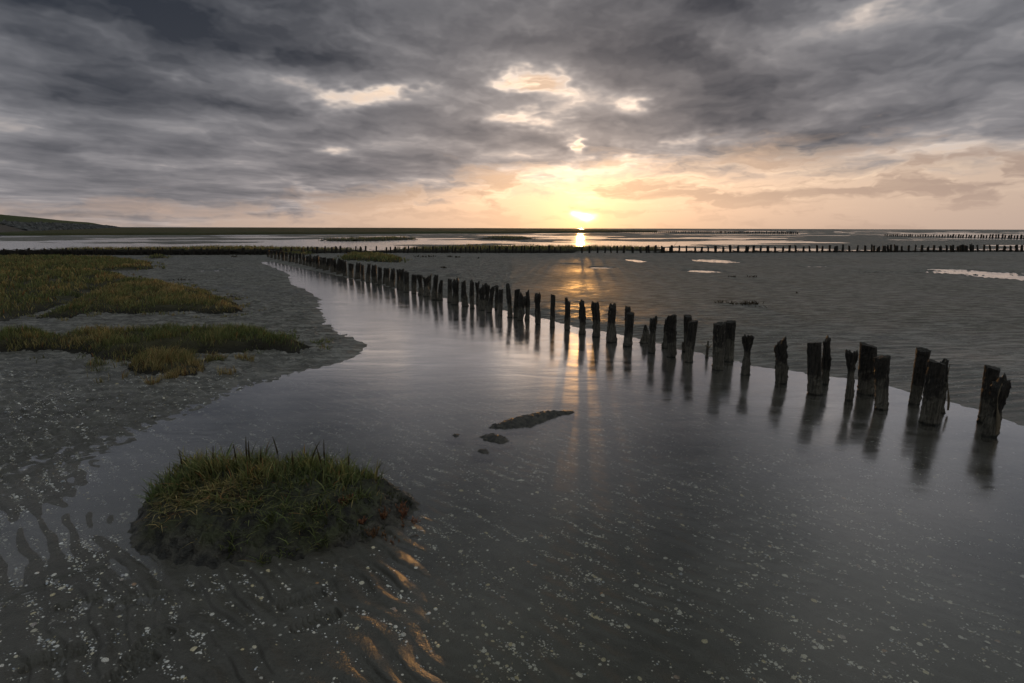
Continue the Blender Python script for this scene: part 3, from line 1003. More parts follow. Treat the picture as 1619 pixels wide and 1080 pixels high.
# brushwood packed low between the posts of the second row: twigs nobody could count
def twigs(name, pts, n, length, r, zmax, jitter, seed):
    g = np.random.default_rng(seed)
    seg = np.linalg.norm(np.diff(pts, axis=0), axis=1)
    cum = np.concatenate([[0], np.cumsum(seg)])
    s = g.uniform(0, cum[-1], n)
    px_ = np.interp(s, cum, pts[:, 0])
    py_ = np.interp(s, cum, pts[:, 1])
    c = np.stack([px_ + g.normal(0, 0.1, n), py_ + g.normal(0, jitter, n), g.uniform(0, 1, n) ** 1.3 * zmax + 0.01], -1)
    dirx = np.stack([np.ones(n), g.normal(0, 0.25, n), g.normal(0, 0.16, n)], -1)
    dirx /= np.linalg.norm(dirx, axis=1)[:, None]
    ln = g.uniform(0.5, 1.2, n)[:, None] * length
    a_, b_ = c - dirx * ln / 2, c + dirx * ln / 2
    off3 = np.array([(0, 0, 1), (0, 0.9, -0.5), (0, -0.9, -0.5)]) * r
    sc_ = g.uniform(0.6, 1.5, n)[:, None, None]
    V = np.concatenate([a_[:, None] + off3 * sc_, b_[:, None] + off3 * sc_ * 0.5], 1)
    q = np.array([(0, 1, 4, 3), (1, 2, 5, 4), (2, 0, 3, 5)])
    Q = (q[None] + 6 * np.arange(n)[:, None, None]).reshape(-1, 4)
    o0 = np.array([pts[:, 0].mean(), pts[:, 1].mean(), 0])
    return mesh_np(name, V.reshape(-1, 3) - o0, quads=Q, mat=FARWOOD), o0


for (ua, ub_, n, zm, lab) in [(-60, 440, 5200, 0.30, "dense dark brushwood packed between second row posts, beside the left marsh"),
                              (440, 905, 2000, 0.13, "loose brushwood lying along the second row before the grassy bank"),
                              (1040, 1640, 1200, 0.10, "sparse brushwood lying along the second row on bare mud")]:
    us = np.linspace(ua, ub_, 24)
    pts = np.array([gp(u, float(np.interp(u, [0, 420, 520, 820, 1220, 1619], [405.2, 404.0, 401.2, 400.8, 400.0, 398.2]))) for u in us])
    me, o0 = twigs("brushwood", pts, n, 0.9, 0.012, zm, 0.10, int(ub_))
    put("brushwood", me, loc=o0, label=lab, kind='stuff')

# ------------------------------------------------------------------ grass
def blades(name, base, height, width, lean, colour, mat, seed, bend=0.5, tipcol=1.25):
    """tapering bent blades joined into one mesh. base (n,3), lean (n,2) = sideways reach of the tip"""
    g = np.random.default_rng(seed)
    n = len(base)
    a = g.uniform(0, np.pi, n)
    side = np.stack([np.cos(a), np.sin(a), np.zeros(n)], -1) * (width / 2)[:, None]
    V = []
    for t, k in ((0, 1.0), (0.45, 0.85), (0.8, 0.5)):
        c = base + np.stack([lean[:, 0] * t ** 1.8, lean[:, 1] * t ** 1.8, height * (t - bend * 0.25 * t * t)], -1)
        V += [c - side * k, c + side * k]
    V.append(base + np.stack([lean[:, 0], lean[:, 1], height * (1 - bend * 0.25)], -1))
    V = np.stack(V, 1)
    off_ = 7 * np.arange(n)[:, None, None]
    Q = (np.array([(0, 1, 3, 2), (2, 3, 5, 4)])[None] + off_).reshape(-1, 4)
    T = (np.array([(4, 5, 6)])[None] + off_).reshape(-1, 3)
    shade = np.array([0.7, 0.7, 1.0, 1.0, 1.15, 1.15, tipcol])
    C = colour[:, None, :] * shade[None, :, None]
    return mesh_np(name, V.reshape(-1, 3), quads=Q, tris=T, smooth=True, mat=mat, col=C.reshape(-1, 3))


def grass_colour(n, g, dry):
    """dry 0..1 per blade: green to straw and rust"""
    green = np.array([0.046, 0.061, 0.022])
    olive = np.array([0.080, 0.077, 0.030])
    straw = np.array([0.155, 0.117, 0.052])
    rust = np.array([0.110, 0.055, 0.022])
    u = np.clip(dry + g.normal(0, 0.22, n), 0, 1)[:, None]
    c = np.where(u < 0.5, green + (olive - green) * u * 2, olive + (straw - olive) * (u * 2 - 1))
    r = (g.uniform(0, 1, n) < 0.07 * (0.3 + dry))[:, None]
    c = np.where(r, rust, c)
    return c * g.uniform(1.2, 4.4, (n, 1))


def marsh_patch(name, label, pts, top, density, blade_h, dry, seed, step=0.05, holes=0.0, edge_w=0.22, bl_w=0.007, group=None):
    """a raised piece of turf with its grass. pts: outline in the photograph"""
    g = np.random.default_rng(seed)
    poly = gpoly(pts)
    c0 = poly.mean(0)
    x0, y0 = poly.min(0) - 0.3
    x1, y1 = poly.max(0) + 0.3
    nx, ny = int((x1 - x0) / step) + 2, int((y1 - y0) / step) + 2
    gx, gy = np.meshgrid(np.linspace(x0, x1, nx), np.linspace(y0, y1, ny))

    def sdw(x, y):
        return poly_sd(x, y, poly) + 0.22 * fbm(x * 1.6, y * 1.6, 4, 0.6)

    def hgt(x, y, d):
        bare = sstep(0.12, 0.3, fbm(x * 0.9 + seed, y * 0.7, 3) + holes - 0.25) if holes else 0.0
        k = sstep(0.0, edge_w, d)
        lump = 0.5 + 0.9 * fbm(x * 2.6, y * 2.6, 3)
        h = land(x.ravel(), y.ravel()).reshape(x.shape)
        return np.where(d > -0.06, np.maximum(h, -0.02) + k * top * (0.55 + 0.6 * lump) * (1 - 0.9 * bare) - 0.03 * (d < 0), h - 0.06), bare

    d = sdw(gx, gy)
    z, bare = hgt(gx, gy, d)
    keep = d > -0.12
    q = grid_quads(ny, nx)
    q = q[keep.ravel()[q].all(1)]
    used = np.unique(q)
    remap = np.full(nx * ny, -1)
    remap[used] = np.arange(len(used))
    V = np.stack([gx.ravel()[used] - c0[0], gy.ravel()[used] - c0[1], z.ravel()[used]], -1)
    k = sstep(0.02, edge_w, d).ravel()[used][:, None]
    shaded_mudc, turfc = np.array([0.022, 0.020, 0.016]), np.array([0.044, 0.040, 0.020])  # dark edge mud, blackened further to stand for shade under the undercut
    colr = shaded_mudc + (turfc - shaded_mudc) * k
    if holes:
        bb = np.asarray(bare).ravel()[used][:, None]
        colr = colr * (1 - bb) + np.array([0.085, 0.080, 0.068]) * bb
    root = put(name, None, loc=(c0[0], c0[1], 0), label=label, cat="turf", group=group)
    put("turf_base", mesh_np("turf_base", V, quads=remap[q], mat=TURF, col=colr), root)
    # blades
    area = (x1 - x0) * (y1 - y0)
    n = int(area * density)
    bx, by = g.uniform(x0, x1, n), g.uniform(y0, y1, n)
    d = sdw(bx, by)
    cl = fbm(bx * 2.2 + seed, by * 2.2, 3)
    stray = (d > -0.45) & (d <= 0.05) & (fbm(bx * 2.9 - seed, by * 2.9, 2) > 0.27)
    ok = ((d > 0.05) & (g.uniform(0, 1, n) < 0.80 + 2.2 * cl)) | stray
    bx, by, d, cl = bx[ok], by[ok], d[ok], cl[ok]
    z, bare = hgt(bx, by, d)
    z = np.where(d > 0.0, z, land(bx, by))
    if holes:
        ok = g.uniform(0, 1, len(bx)) > np.asarray(bare) * 1.05
        bx, by, d, cl, z = bx[ok], by[ok], d[ok], cl[ok], z[ok]
    n = len(bx)
    hb = blade_h * g.uniform(0.55, 1.25, n) * (0.85 + 0.7 * cl) * (0.6 + 0.4 * sstep(0, 0.4, d))
    ln = np.stack([0.12 + g.normal(0, 0.30, n), g.normal(-0.05, 0.30, n)], -1) * hb[:, None]
    dr = np.clip(dry + 0.9 * fbm(bx * 0.8 - seed, by * 0.8, 3), 0, 1)
    dep = np.hypot(bx, by)
    wid = bl_w * g.uniform(0.7, 1.3, n) * np.clip(dep / 9, 0.8, 3.0)
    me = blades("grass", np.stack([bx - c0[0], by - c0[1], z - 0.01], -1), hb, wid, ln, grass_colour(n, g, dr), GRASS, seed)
    o = put("grass", me, root, kind='stuff')
    print(name, n, len(q))
    return root


marsh_patch("salt_marsh_turf", "nearest long green turf of the left marsh with a dark undercut edge",
            [(-140, 570), (-60, 545), (0, 540), (60, 536), (110, 545), (160, 536), (220, 534), (300, 533), (420, 533), (446, 538), (452, 544), (490, 553), (470, 562), (400, 560),
             (330, 566), (250, 566), (200, 580), (150, 575), (90, 558), (0, 564), (-100, 584)], 0.13, 2400, 0.14, 0.20, 21)
marsh_patch("salt_marsh_turf", "middle tongue of reddish brown marsh turf pointing at the creek",
            [(60, 508), (95, 492), (150, 466), (200, 447), (260, 452), (320, 464), (372, 482), (388, 496), (345, 501), (280, 497), (200, 502), (150, 499), (110, 507)],
            0.09, 1000, 0.13, 0.48, 22)
marsh_patch("salt_marsh_turf", "wide rear expanse of patchy marsh turf with bare muddy hollows",
            [(-260, 470), (-200, 420), (-60, 410), (0, 409.5), (90, 409), (180, 410.5), (240, 419), (246, 427), (200, 431), (150, 432), (200, 440), (205, 446), (160, 462), (110, 484), (60, 500),
             (20, 512), (-60, 520), (-200, 500)], 0.09, 300, 0.15, 0.38, 23, step=0.09, holes=0.26, bl_w=0.010)
marsh_patch("salt_marsh_turf", "small oval straw-coloured grass tuft alone on the sand before the marsh",
            [(196, 592), (215, 577), (250, 570), (300, 570), (322, 582), (322, 597), (290, 601), (230, 601)], 0.07, 5200, 0.20, 0.85, 24, step=0.03, edge_w=0.18)
marsh_patch("salt_marsh_turf", "small far grass patch lying just right of the rear marsh",
            [(234, 408.5), (250, 406.8), (266, 408), (262, 410), (240, 410.5)], 0.08, 200, 0.16, 0.4, 25, step=0.10, bl_w=0.010)
marsh_patch("salt_marsh_turf", "green grass islet lying behind the far posts of the near row",
            [(538, 410), (556, 405.5), (590, 404.5), (615, 408), (637, 412.5), (632, 417), (600, 416.5), (575, 414), (556, 413), (543, 413)], 0.10, 330, 0.20, 0.35, 26, step=0.08, bl_w=0.010)
marsh_patch("salt_marsh_turf", "thin grass strip at the water beside the near row posts",
            [(398, 404), (440, 400), (470, 402), (500, 402.5), (486, 404.5), (440, 404.6)], 0.06, 160, 0.16, 0.4, 27, step=0.14, bl_w=0.010)
# grassy banks behind the second row
marsh_patch("grassy_bank", "olive grass bank behind the second row, left of the creek head",
            [(60, 400.5), (120, 396.5), (220, 395.0), (290, 393.6), (330, 391.8), (400, 392.2), (480, 394), (560, 396.4), (580, 398.5), (440, 400.2), (250, 402.6), (120, 403)],
            0.13, 60, 0.22, 0.42, 28, step=0.25, bl_w=0.011, edge_w=0.6)
marsh_patch("grassy_bank", "olive grass bank behind the second row, under the glow left of the sun",
            [(600, 398.2), (680, 395), (740, 392.4), (840, 392.4), (930, 393.2), (1000, 393.4), (1052, 395.5), (1040, 398), (960, 397.2), (900, 398.4), (760, 399)],
            0.15, 60, 0.26, 0.45, 29, step=0.25, bl_w=0.011, edge_w=0.6)
# low muddy bars with a skin of green, out on the flat
for (pts, lab, sd0) in [([(500, 380.6), (570, 378.4), (640, 377.2), (665, 379), (600, 381), (540, 381.6)], "low weedy mud bar far out, left of the sun", 31),
                        ([(590, 378.5), (600, 377), (632, 377), (634, 378.5)], "short green islet on the far mud bar", 32),
                        ([(755, 378.5), (800, 376.6), (850, 378), (815, 380.4)], "low dark mud bar far out, nearer to the sun", 33)]:
    marsh_patch("mud_bar", lab, pts, 0.25, 8, 0.30, 0.4, sd0, step=0.6, bl_w=0.02, edge_w=1.0)

# ------------------------------------------------------------------ foreground tussock
TC = gp(425, 842)
tus = put("grass_tussock", None, loc=(TC[0], TC[1], 0), label="muddy grass-topped tussock rising from the shallows in the foreground", cat="tussock")
outline_px = [(198, 832), (215, 868), (255, 893), (320, 906), (400, 904), (480, 898), (540, 884), (600, 856), (650, 822), (668, 798), (655, 780), (620, 768),
              (560, 758), (480, 752), (400, 752), (320, 758), (260, 776), (222, 804)]
opoly = gpoly(outline_px) - TC


def tus_h(x, y):
    """height of the mud body, local coordinates"""
    d = poly_sd(x, y, opoly)
    d = d + 0.05 * fbm(x * 5 + 2, y * 5, 3, 0.6) + 0.018 * perlin(x * 19, y * 19)
    rise = 0.235 * (0.62 * sstep(-0.01, 0.20, d) + 0.38 * sstep(0.05, 0.55, d))
    rise = rise * 0.84 * (0.55 + 0.42 * sstep(0.80, 0.15, x)) * (1 + 0.10 * sstep(-0.1, 0.3, y))
    k = sstep(0.0, 0.12, d)
    lumps = 0.075 * fbm(x * 5, y * 6, 4, 0.55) + 0.022 * np.abs(perlin(x * 15 + 4, y * 15)) - 0.045 * np.abs(perlin(x * 7 + 9, y * 8)) + 0.012
    return np.where(d > -0.05, rise + k * lumps - 0.03 * (1 - sstep(-0.03, 0.02, d)), -0.06), d


ng = 300
gx, gy = np.meshgrid(np.linspace(opoly[:, 0].min() - 0.12, opoly[:, 0].max() + 0.12, ng + 60), np.linspace(opoly[:, 1].min() - 0.12, opoly[:, 1].max() + 0.12, ng - 60))
z, d = tus_h(gx, gy)
# let the lumps overhang a little
dxn, dyn = np.gradient(z, axis=1), np.gradient(z, axis=0)
ox = 0.03 * fbm(gx * 12 + 5, gy * 12, 3) * (d > 0)
oy = 0.03 * fbm(gx * 12, gy * 12 + 8, 3) * (d > 0)
keep = d > -0.045
q = grid_quads(*gx.shape)
q = q[keep.ravel()[q].all(1)]
used = np.unique(q)
remap = np.full(gx.size, -1)
remap[used] = np.arange(len(used))
V = np.stack([(gx + ox).ravel(), (gy + oy).ravel(), z.ravel()], -1)[used]


def tussock_mud():
    m, t, o = new_mat("tussock_mud")
    P = t.n('ShaderNodeTexCoord').outputs['Object']
    x, y, zc = t.sep(P)
    n1, n2, n3 = t.noise(P, 4.0, 4, 0.6), t.noise(P, 15.0, 5, 0.6), t.noise(P, 90.0, 3, 0.6)
    base = t.mix(t.mapr(n2, 0.35, 0.68), (0.014, 0.013, 0.010), (0.090, 0.082, 0.064))
    alg = t.m('MULTIPLY', t.mapr(t.m('MULTIPLY_ADD', n1, 0.30, zc), 0.17, 0.28), t.mapr(n2, 0.35, 0.6))
    base = t.mix(t.m('MULTIPLY', alg, 0.8), base, (0.045, 0.055, 0.016))
    h_ = t.m('MULTIPLY_ADD', n3, 0.25, n2)
    principled(t, o, base, t.mapr(n1, 0.3, 0.7, 0.38, 0.7), 0.45, bump(t, h_, 0.040))
    return m


put("mud_body", mesh_np("mud_body", V, quads=remap[q], mat=tussock_mud()), tus)

g = np.random.default_rng(77)
NB = 26000
bx = g.uniform(opoly[:, 0].min(), opoly[:, 0].max(), NB)
by = g.uniform(opoly[:, 1].min(), opoly[:, 1].max(), NB)
z, d = tus_h(bx, by)
back_ = sstep(0.02, 0.26, by - 0.06 * np.sin(bx * 4))
leftk = sstep(0.62, 0.30, bx)
cl = fbm(bx * 5, by * 5, 3)
prob = (0.62 * back_ * sstep(0.05, 0.14, d) * leftk + 0.035 * sstep(-0.22, 0.05, by) * (d > 0.12) * leftk) * (0.7 + 1.6 * cl)
ok = g.uniform(0, 1, NB) < prob
bx, by, z, d, bk = bx[ok], by[ok], z[ok], d[ok], back_[ok]
n = len(bx)
hb = (g.uniform(0.045, 0.125, n) + 0.07 * (g.uniform(0, 1, n) < 0.10)) * (0.7 + 0.3 * bk)
out_ = np.stack([bx / 0.85, (by - 0.1) / 0.5], -1)
ln = (g.normal(0, 0.34, (n, 2)) + 0.30 * out_ * (1 - 0.3 * bk)[:, None]) * hb[:, None]
straw_zone = np.exp(-(((bx + 0.30) / 0.22) ** 2 + ((by - 0.12) / 0.10) ** 2))
dr = np.clip(0.16 + 0.5 * straw_zone + 0.4 * fbm(bx * 3, by * 3, 2), 0, 1)
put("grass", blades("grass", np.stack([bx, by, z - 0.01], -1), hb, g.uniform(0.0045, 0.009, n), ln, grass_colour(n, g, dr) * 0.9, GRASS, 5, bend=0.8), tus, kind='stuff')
# flattened straw and drooping blades on the brow
NB = 1500
bx = np.concatenate([g.normal(-0.30, 0.2, 420), g.uniform(-0.6, 0.45, 330)])
by = np.concatenate([g.normal(0.10, 0.07, 420), g.normal(-0.02, 0.09, 330)])
z, d = tus_h(bx, by)
ok = d > 0.1
bx, by, z = bx[ok], by[ok], z[ok]
n = len(bx)
hb = g.uniform(0.015, 0.08, n)
ang = g.normal(-1.3, 0.9, n)
ln = np.stack([np.cos(ang), np.sin(ang)], -1) * g.uniform(0.05, 0.15, n)[:, None]
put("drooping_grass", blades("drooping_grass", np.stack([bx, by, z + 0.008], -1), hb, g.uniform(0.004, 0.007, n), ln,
                             grass_colour(n, g, np.where(bx < -0.05, 0.75, 0.3)), GRASS, 6, bend=1.6), tus, kind='stuff')
# separate tufts rooted on the brow and the front face
tx, ty = [], []
for (u, v) in [(300, 800), (330, 790), (352, 806), (385, 815), (400, 798), (430, 822), (452, 806), (470, 826), (492, 812), (505, 830), (520, 808), (365, 838), (448, 842),
               (525, 786), (555, 790), (280, 785), (410, 850), (480, 778), (540, 768), (575, 778)]:
    p = gp(u, v, 0.15) - TC
    tx.append(p[0] + g.normal(0, 0.022, 34))
    ty.append(p[1] + g.normal(0, 0.018, 34))
bx, by = np.concatenate(tx), np.concatenate(ty)
z, d = tus_h(bx, by)
n = len(bx)
hb = g.uniform(0.02, 0.10, n)
ln = (g.normal(0, 0.55, (n, 2)) + np.array([0.1, -0.35])) * np.maximum(hb, 0.05)[:, None]
put("tuft_grass", blades("tuft_grass", np.stack([bx, by, z - 0.006], -1), hb, g.uniform(0.004, 0.0085, n), ln, grass_colour(n, g, np.full(n, 0.15)), GRASS, 61, bend=1.2), tus, kind='stuff')
# seed stalks along the skyline of the tussock
for (u, vtop) in [(387, 690), (392, 697), (372, 702), (440, 690), (487, 697), (511, 695), (508, 702), (335, 705), (287, 712), (550, 716), (410, 706), (462, 712)]:
    px_, py_ = None, 0.26 + g.uniform(-0.05, 0.08)
    dd = ray(u, vtop)
    yw = TC[1] + py_
    tt_ = yw / dd[1]
    xw, zt = dd[0] * tt_ - TC[0], CAM_H + dd[2] * tt_
    zb = float(tus_h(np.array([xw]), np.array([py_]))[0][0])
    L = max(zt - zb, 0.08)
    nn, ss = 9, 5
    th5 = np.linspace(0, 2 * np.pi, ss, endpoint=False)
    Vs = []
    lean_ = g.normal(0, 0.02)
    for i in range(nn):
        t = i / (nn - 1)
        r = 0.0016 if t < 0.62 else 0.0042 * (1.15 - t) / 0.5 * (1 + 0.25 * (i % 2))
        Vs.append(np.stack([np.cos(th5) * r + lean_ * t * t, np.sin(th5) * r, np.full(ss, L * t)], -1))
    me = mesh_np("seed_stalk", np.concatenate(Vs), quads=grid_quads(nn, ss, True), mat=GRASS, col=np.tile(np.array([[0.085, 0.066, 0.026]]), (nn * ss, 1)))
    put("seed_stalk", me, tus, loc=(xw, py_, zb))


def sea_blite(parent, u, v, hgt_, wid_, red, seed):
    """small fleshy plant of short upright shoots"""
    g = np.random.default_rng(seed)
    p = gp(u, v, 0.10) - TC
    zb = float(tus_h(np.array([p[0]]), np.array([p[1]]))[0][0])
    n = 240
    ns = 16
    sb = np.stack([g.normal(0, wid_ * 0.55, ns), g.normal(0, wid_ * 0.55, ns), np.full(ns, -0.02)], -1)
    sl = g.normal(0, wid_ * 0.6, (ns, 2))
    sh_ = hgt_ * g.uniform(0.55, 1.15, ns)
    k_ = g.integers(0, ns, n)
    f_ = g.uniform(0.15, 1.0, n)
    a = g.uniform(0, 2 * np.pi, n)
    b = sb[k_] + np.stack([sl[k_, 0] * f_ ** 1.8, sl[k_, 1] * f_ ** 1.8, sh_[k_] * f_], -1)
    h = g.uniform(0.008, 0.020, n)
    ln = np.stack([np.cos(a), np.sin(a)], -1) * (h * g.uniform(0.2, 0.9, n))[:, None]
    c = (np.array([0.30, 0.135, 0.075]) * red + np.array([0.10, 0.085, 0.035]) * (1 - red)) * g.uniform(0.6, 1.5, (n, 1))
    # stems
    b = np.concatenate([b, sb])
    h = np.concatenate([h, sh_])
    ln = np.concatenate([ln, sl])
    c = np.concatenate([c, np.tile([[0.07, 0.03, 0.02]], (ns, 1))])
    w = np.concatenate([np.full(n, 0.0045), np.full(ns, 0.003)])
    put("sea_blite", blades("sea_blite", b, h, w, ln, c, GRASS, seed, bend=0.2), parent, loc=(p[0], p[1], zb))


sea_blite(tus, 636, 790, 0.07, 0.045, 0.9, 1)
sea_blite(tus, 546, 806, 0.05, 0.028, 1.0, 2)
sea_blite(tus, 592, 826, 0.05, 0.030, 0.5, 3)
sea_blite(tus, 622, 828, 0.06, 0.030, 0.6, 4)
sea_blite(tus, 578, 752, 0.07, 0.018, 0.6, 5)
sea_blite(tus, 650, 800, 0.05, 0.03, 0.8, 6)
sea_blite(tus, 608, 800, 0.05, 0.03, 0.7, 7)
sea_blite(tus, 570, 815, 0.04, 0.02, 0.9, 8)
# green skin of tiny shoots on the right shoulder
NB = 5000
bx, by = g.uniform(0.25, 0.85, NB), g.uniform(-0.2, 0.5, NB)
z, d = tus_h(bx, by)
ok = (d > 0.04) & (g.uniform(0, 1, NB) < 0.35 + 1.5 * fbm(bx * 6, by * 6, 3))
bx, by, z = bx[ok], by[ok], z[ok]
n = len(bx)
hb = g.uniform(0.008, 0.022, n)
put("samphire", blades("samphire", np.stack([bx, by, z - 0.003], -1), hb, np.full(n, 0.004), g.normal(0, 0.4, (n, 2)) * hb[:, None],
                       np.array([0.05, 0.058, 0.018]) * g.uniform(0.5, 1.3, (n, 1)), GRASS, 9, bend=0.2), tus, kind='stuff')

# ------------------------------------------------------------------ mud ridges standing out of the creek
def mud_lump(name, label, pts, top, seed, step=0.012):
    poly = gpoly(pts)
    c0 = poly.mean(0)
    poly = poly - c0
    lo, hi = poly.min(0) - 0.06, poly.max(0) + 0.06
    gx, gy = np.meshgrid(np.arange(lo[0], hi[0], step), np.arange(lo[1], hi[1], step))
    d = poly_sd(gx, gy, poly) + 0.035 * fbm(gx * 9 + seed, gy * 9, 4, 0.65)
    z = np.where(d > -0.04, -0.02 + top * sstep(-0.02, 0.10, d) * (0.7 + 0.5 * fbm(gx * 6, gy * 6 + seed, 3)) + 0.016 * fbm(gx * 24, gy * 24 + seed, 3) * (d > 0) + 0.02 * sstep(-0.01, 0.02, d), -0.06)
    q = grid_quads(*gx.shape)
    q = q[(d > -0.04).ravel()[q].all(1)]
    used = np.unique(q)
    remap = np.full(gx.size, -1)
    remap[used] = np.arange(len(used))
    V = np.stack([gx.ravel(), gy.ravel(), z.ravel()], -1)[used]
    put(name, mesh_np(name, V, quads=remap[q], mat=MUDLUMP), loc=(c0[0], c0[1], 0), label=label, cat="mud ridge")


MUDLUMP, _t, _o = new_mat("clotted_mud")
_P = _t.n('ShaderNodeTexCoord').outputs['Object']
_n, _n2 = _t.noise(_P, 30.0, 5, 0.65), _t.noise(_P, 8.0, 3, 0.5)
principled(_t, _o, _t.mix(_t.mapr(_n, 0.35, 0.7), (0.022, 0.020, 0.017), (0.085, 0.076, 0.060)), 0.5, 0.4, bump(_t, _n, 0.02))
mud_lump("mud_ridge", "long dark crusty mud ridge lying in the middle of the creek",
         [(768, 677), (790, 668), (820, 660), (850, 653), (905, 649), (912, 652), (880, 660), (850, 671), (842, 676), (800, 678)], 0.055, 1)
mud_lump("mud_ridge", "smaller ragged mud clod just before the long ridge", [(754, 691), (780, 685), (800, 690), (808, 697), (790, 703), (770, 698)], 0.035, 2)
mud_lump("mud_ridge", "tiny mud clod left of the ragged one", [(712, 688), (722, 684), (732, 686), (728, 691), (716, 692)], 0.025, 3, 0.01)
mud_lump("mud_ridge", "low pale mud smear before the ragged clod", [(750, 713), (762, 708), (776, 712), (774, 719), (760, 719)], 0.018, 4, 0.01)
mud_lump("mud_clod", "small black mud clod beside the right foot of the tussock", [(646, 848), (655, 843), (666, 845), (664, 851), (650, 852)], 0.03, 5, 0.008)

# ------------------------------------------------------------------ weeds out on the flats
def weed(u, v, hpx, n, wpx, label, seed):
    g = np.random.default_rng(seed)
    p = gp(u, v)
    k = (p[1] * math.cos(PITCH) + CAM_H * math.sin(PITCH)) / F
    z0 = land1(p[0], p[1])
    b = np.stack([g.normal(0, wpx * k / 2, n), g.normal(0, wpx * k / 2, n), np.full(n, -0.01)], -1)
    h = hpx * k * g.uniform(0.4, 1.1, n)
    ln = g.normal(0, 0.5, (n, 2)) * h[:, None]
    c = np.array([0.045, 0.034, 0.017]) * g.uniform(0.5, 1.4, (n, 1))
    put("weed_tuft", blades("weed_tuft", b, h, np.full(n, 1.1 * k), ln, c, GRASS, seed, bend=0.6), loc=(p[0], p[1], z0), label=label, cat="weed",
        group="withered weeds on the flats")


for i, (u, v, h, n, w, lab) in enumerate([
        (1142, 481, 6, 26, 8, "leftmost of the withered weed tufts in a line behind the split post"),
        (1160, 483, 7, 40, 10, "second withered weed tuft in the line behind the split post"),
        (1178, 484, 9, 60, 12, "largest withered weed tuft in the line behind the split post"),
        (1193, 483, 8, 40, 8, "rightmost of the withered weed tufts in a line behind the split post"),
        (1204, 488, 4, 20, 14, "low straggling weed right of the tuft line behind the split post"),
        (1159, 440, 5, 18, 4, "lone weed tuft below the brightest pool"), (1190, 440, 5, 26, 9, "clump of weed right of the lone tuft below the brightest pool"),
        (1260, 466, 5, 14, 2, "single brown weed alone on the open right flat"),
        (713, 408, 4, 24, 5, "small weed tuft on the mud right of the grass islet"), (723, 409, 4, 20, 4, "weed tuft beside the one right of the grass islet"),
        (672, 408, 4, 40, 18, "low weed row reaching right from the grass islet"),
        (703, 426, 5, 36, 8, "dark weed clump on the mud above the near row posts"),
        (758, 410, 2.5, 12, 3, "tiny weed right of the two tufts by the grass islet"),
        (285, 446, 4, 36, 14, "dark weed strip on the mud right of the rear marsh"),
        (365, 473, 4, 50, 16, "dark seaweed clump off the tip of the middle marsh tongue"),
        (372, 408, 4, 20, 6, "dark weed speck on the mud before the creek head"), (455, 428, 3, 20, 8, "dark weed at the narrow head of the creek")]):
    weed(u, v, h, n, w, lab, 50 + i)

# ------------------------------------------------------------------ shells
def shell_material():
    m, t, o = new_mat("bleached_shell")
    P = t.n('ShaderNodeTexCoord').outputs['Object']
    x, y, z = t.sep(P)
    rnd = t.n('ShaderNodeObjectInfo').outputs['Random']
    cr = t.n('ShaderNodeValToRGB')
    t.put(cr.inputs[0], rnd)
    e = cr.color_ramp.elements
    e[0].position, e[0].color = 0.0, (0.66, 0.63, 0.56, 1)
    e[1].position, e[1].color = 1.0, (0.36, 0.20, 0.09, 1)
    for p_, c_ in ((0.35, (0.70, 0.69, 0.66, 1)), (0.55, (0.62, 0.56, 0.42, 1)), (0.80, (0.55, 0.47, 0.28, 1)), (0.9, (0.38, 0.40, 0.44, 1))):
        k = e.new(p_)
        k.color = c_
    ring = t.m('SINE', t.m('MULTIPLY', t.v('LENGTH', t.v('ADD', P, (0, 0.7, 0))), 26.0))
    base = t.vscale(cr.outputs[0], t.mapr(ring, -1, 1, 0.82, 1.05))
    principled(t, o, base, 0.45, 0.4)
    return m


SHELL = shell_material()
SHELLBIT = tint_material("shell_bits", 0.5, 0.4)


def shell_mesh(seed):
    """cockle valve, hinge at -y, about 1 wide: two rings and a crown"""
    g = np.random.default_rng(seed)
    n = 10
    th = np.linspace(0, 2 * np.pi, n, endpoint=False) + 0.1
    rad = 0.5 * (1 - 0.14 * np.clip(-np.sin(th), 0, 1)) * (1 + 0.03 * g.normal(size=n))
    asp = g.uniform(0.78, 1.0)
    V = [np.stack([np.cos(th) * rad, np.sin(th) * rad * asp, np.zeros(n)], -1),
         np.stack([np.cos(th) * rad * 0.66, np.sin(th) * rad * asp * 0.66 - 0.04, np.full(n, 0.17)], -1),
         np.array([[0, -0.12, 0.25]])]
    V = np.concatenate(V)
    return mesh_np("shell", V, quads=grid_quads(2, n, True), tris=[(n + j, n + (j + 1) % n, 2 * n) for j in range(n)], mat=SHELL)


shells = [shell_mesh(s) for s in range(6)]
g = np.random.default_rng(404)


def scatter(n, box, dens, seed):
    """points of the ground inside a photo box, spread by area"""
    g = np.random.default_rng(seed)
    (u0, v0, u1, v1) = box
    P = np.array([gp(u0, v0), gp(u1, v0), gp(u0, v1), gp(u1, v1)])
    lo, hi = P.min(0), P.max(0)
    x, y = g.uniform(lo[0], hi[0], n), g.uniform(lo[1], hi[1], n)
    # inside the trapezoid seen
    a = np.abs((x) / np.maximum(y, 0.1))
    ok = a < 1.12
    x, y = x[ok], y[ok]
    pr = dens(x, y)
    ok = g.uniform(0, 1, len(x)) < pr
    return x[ok], y[ok]


TPOLY = opoly + TC


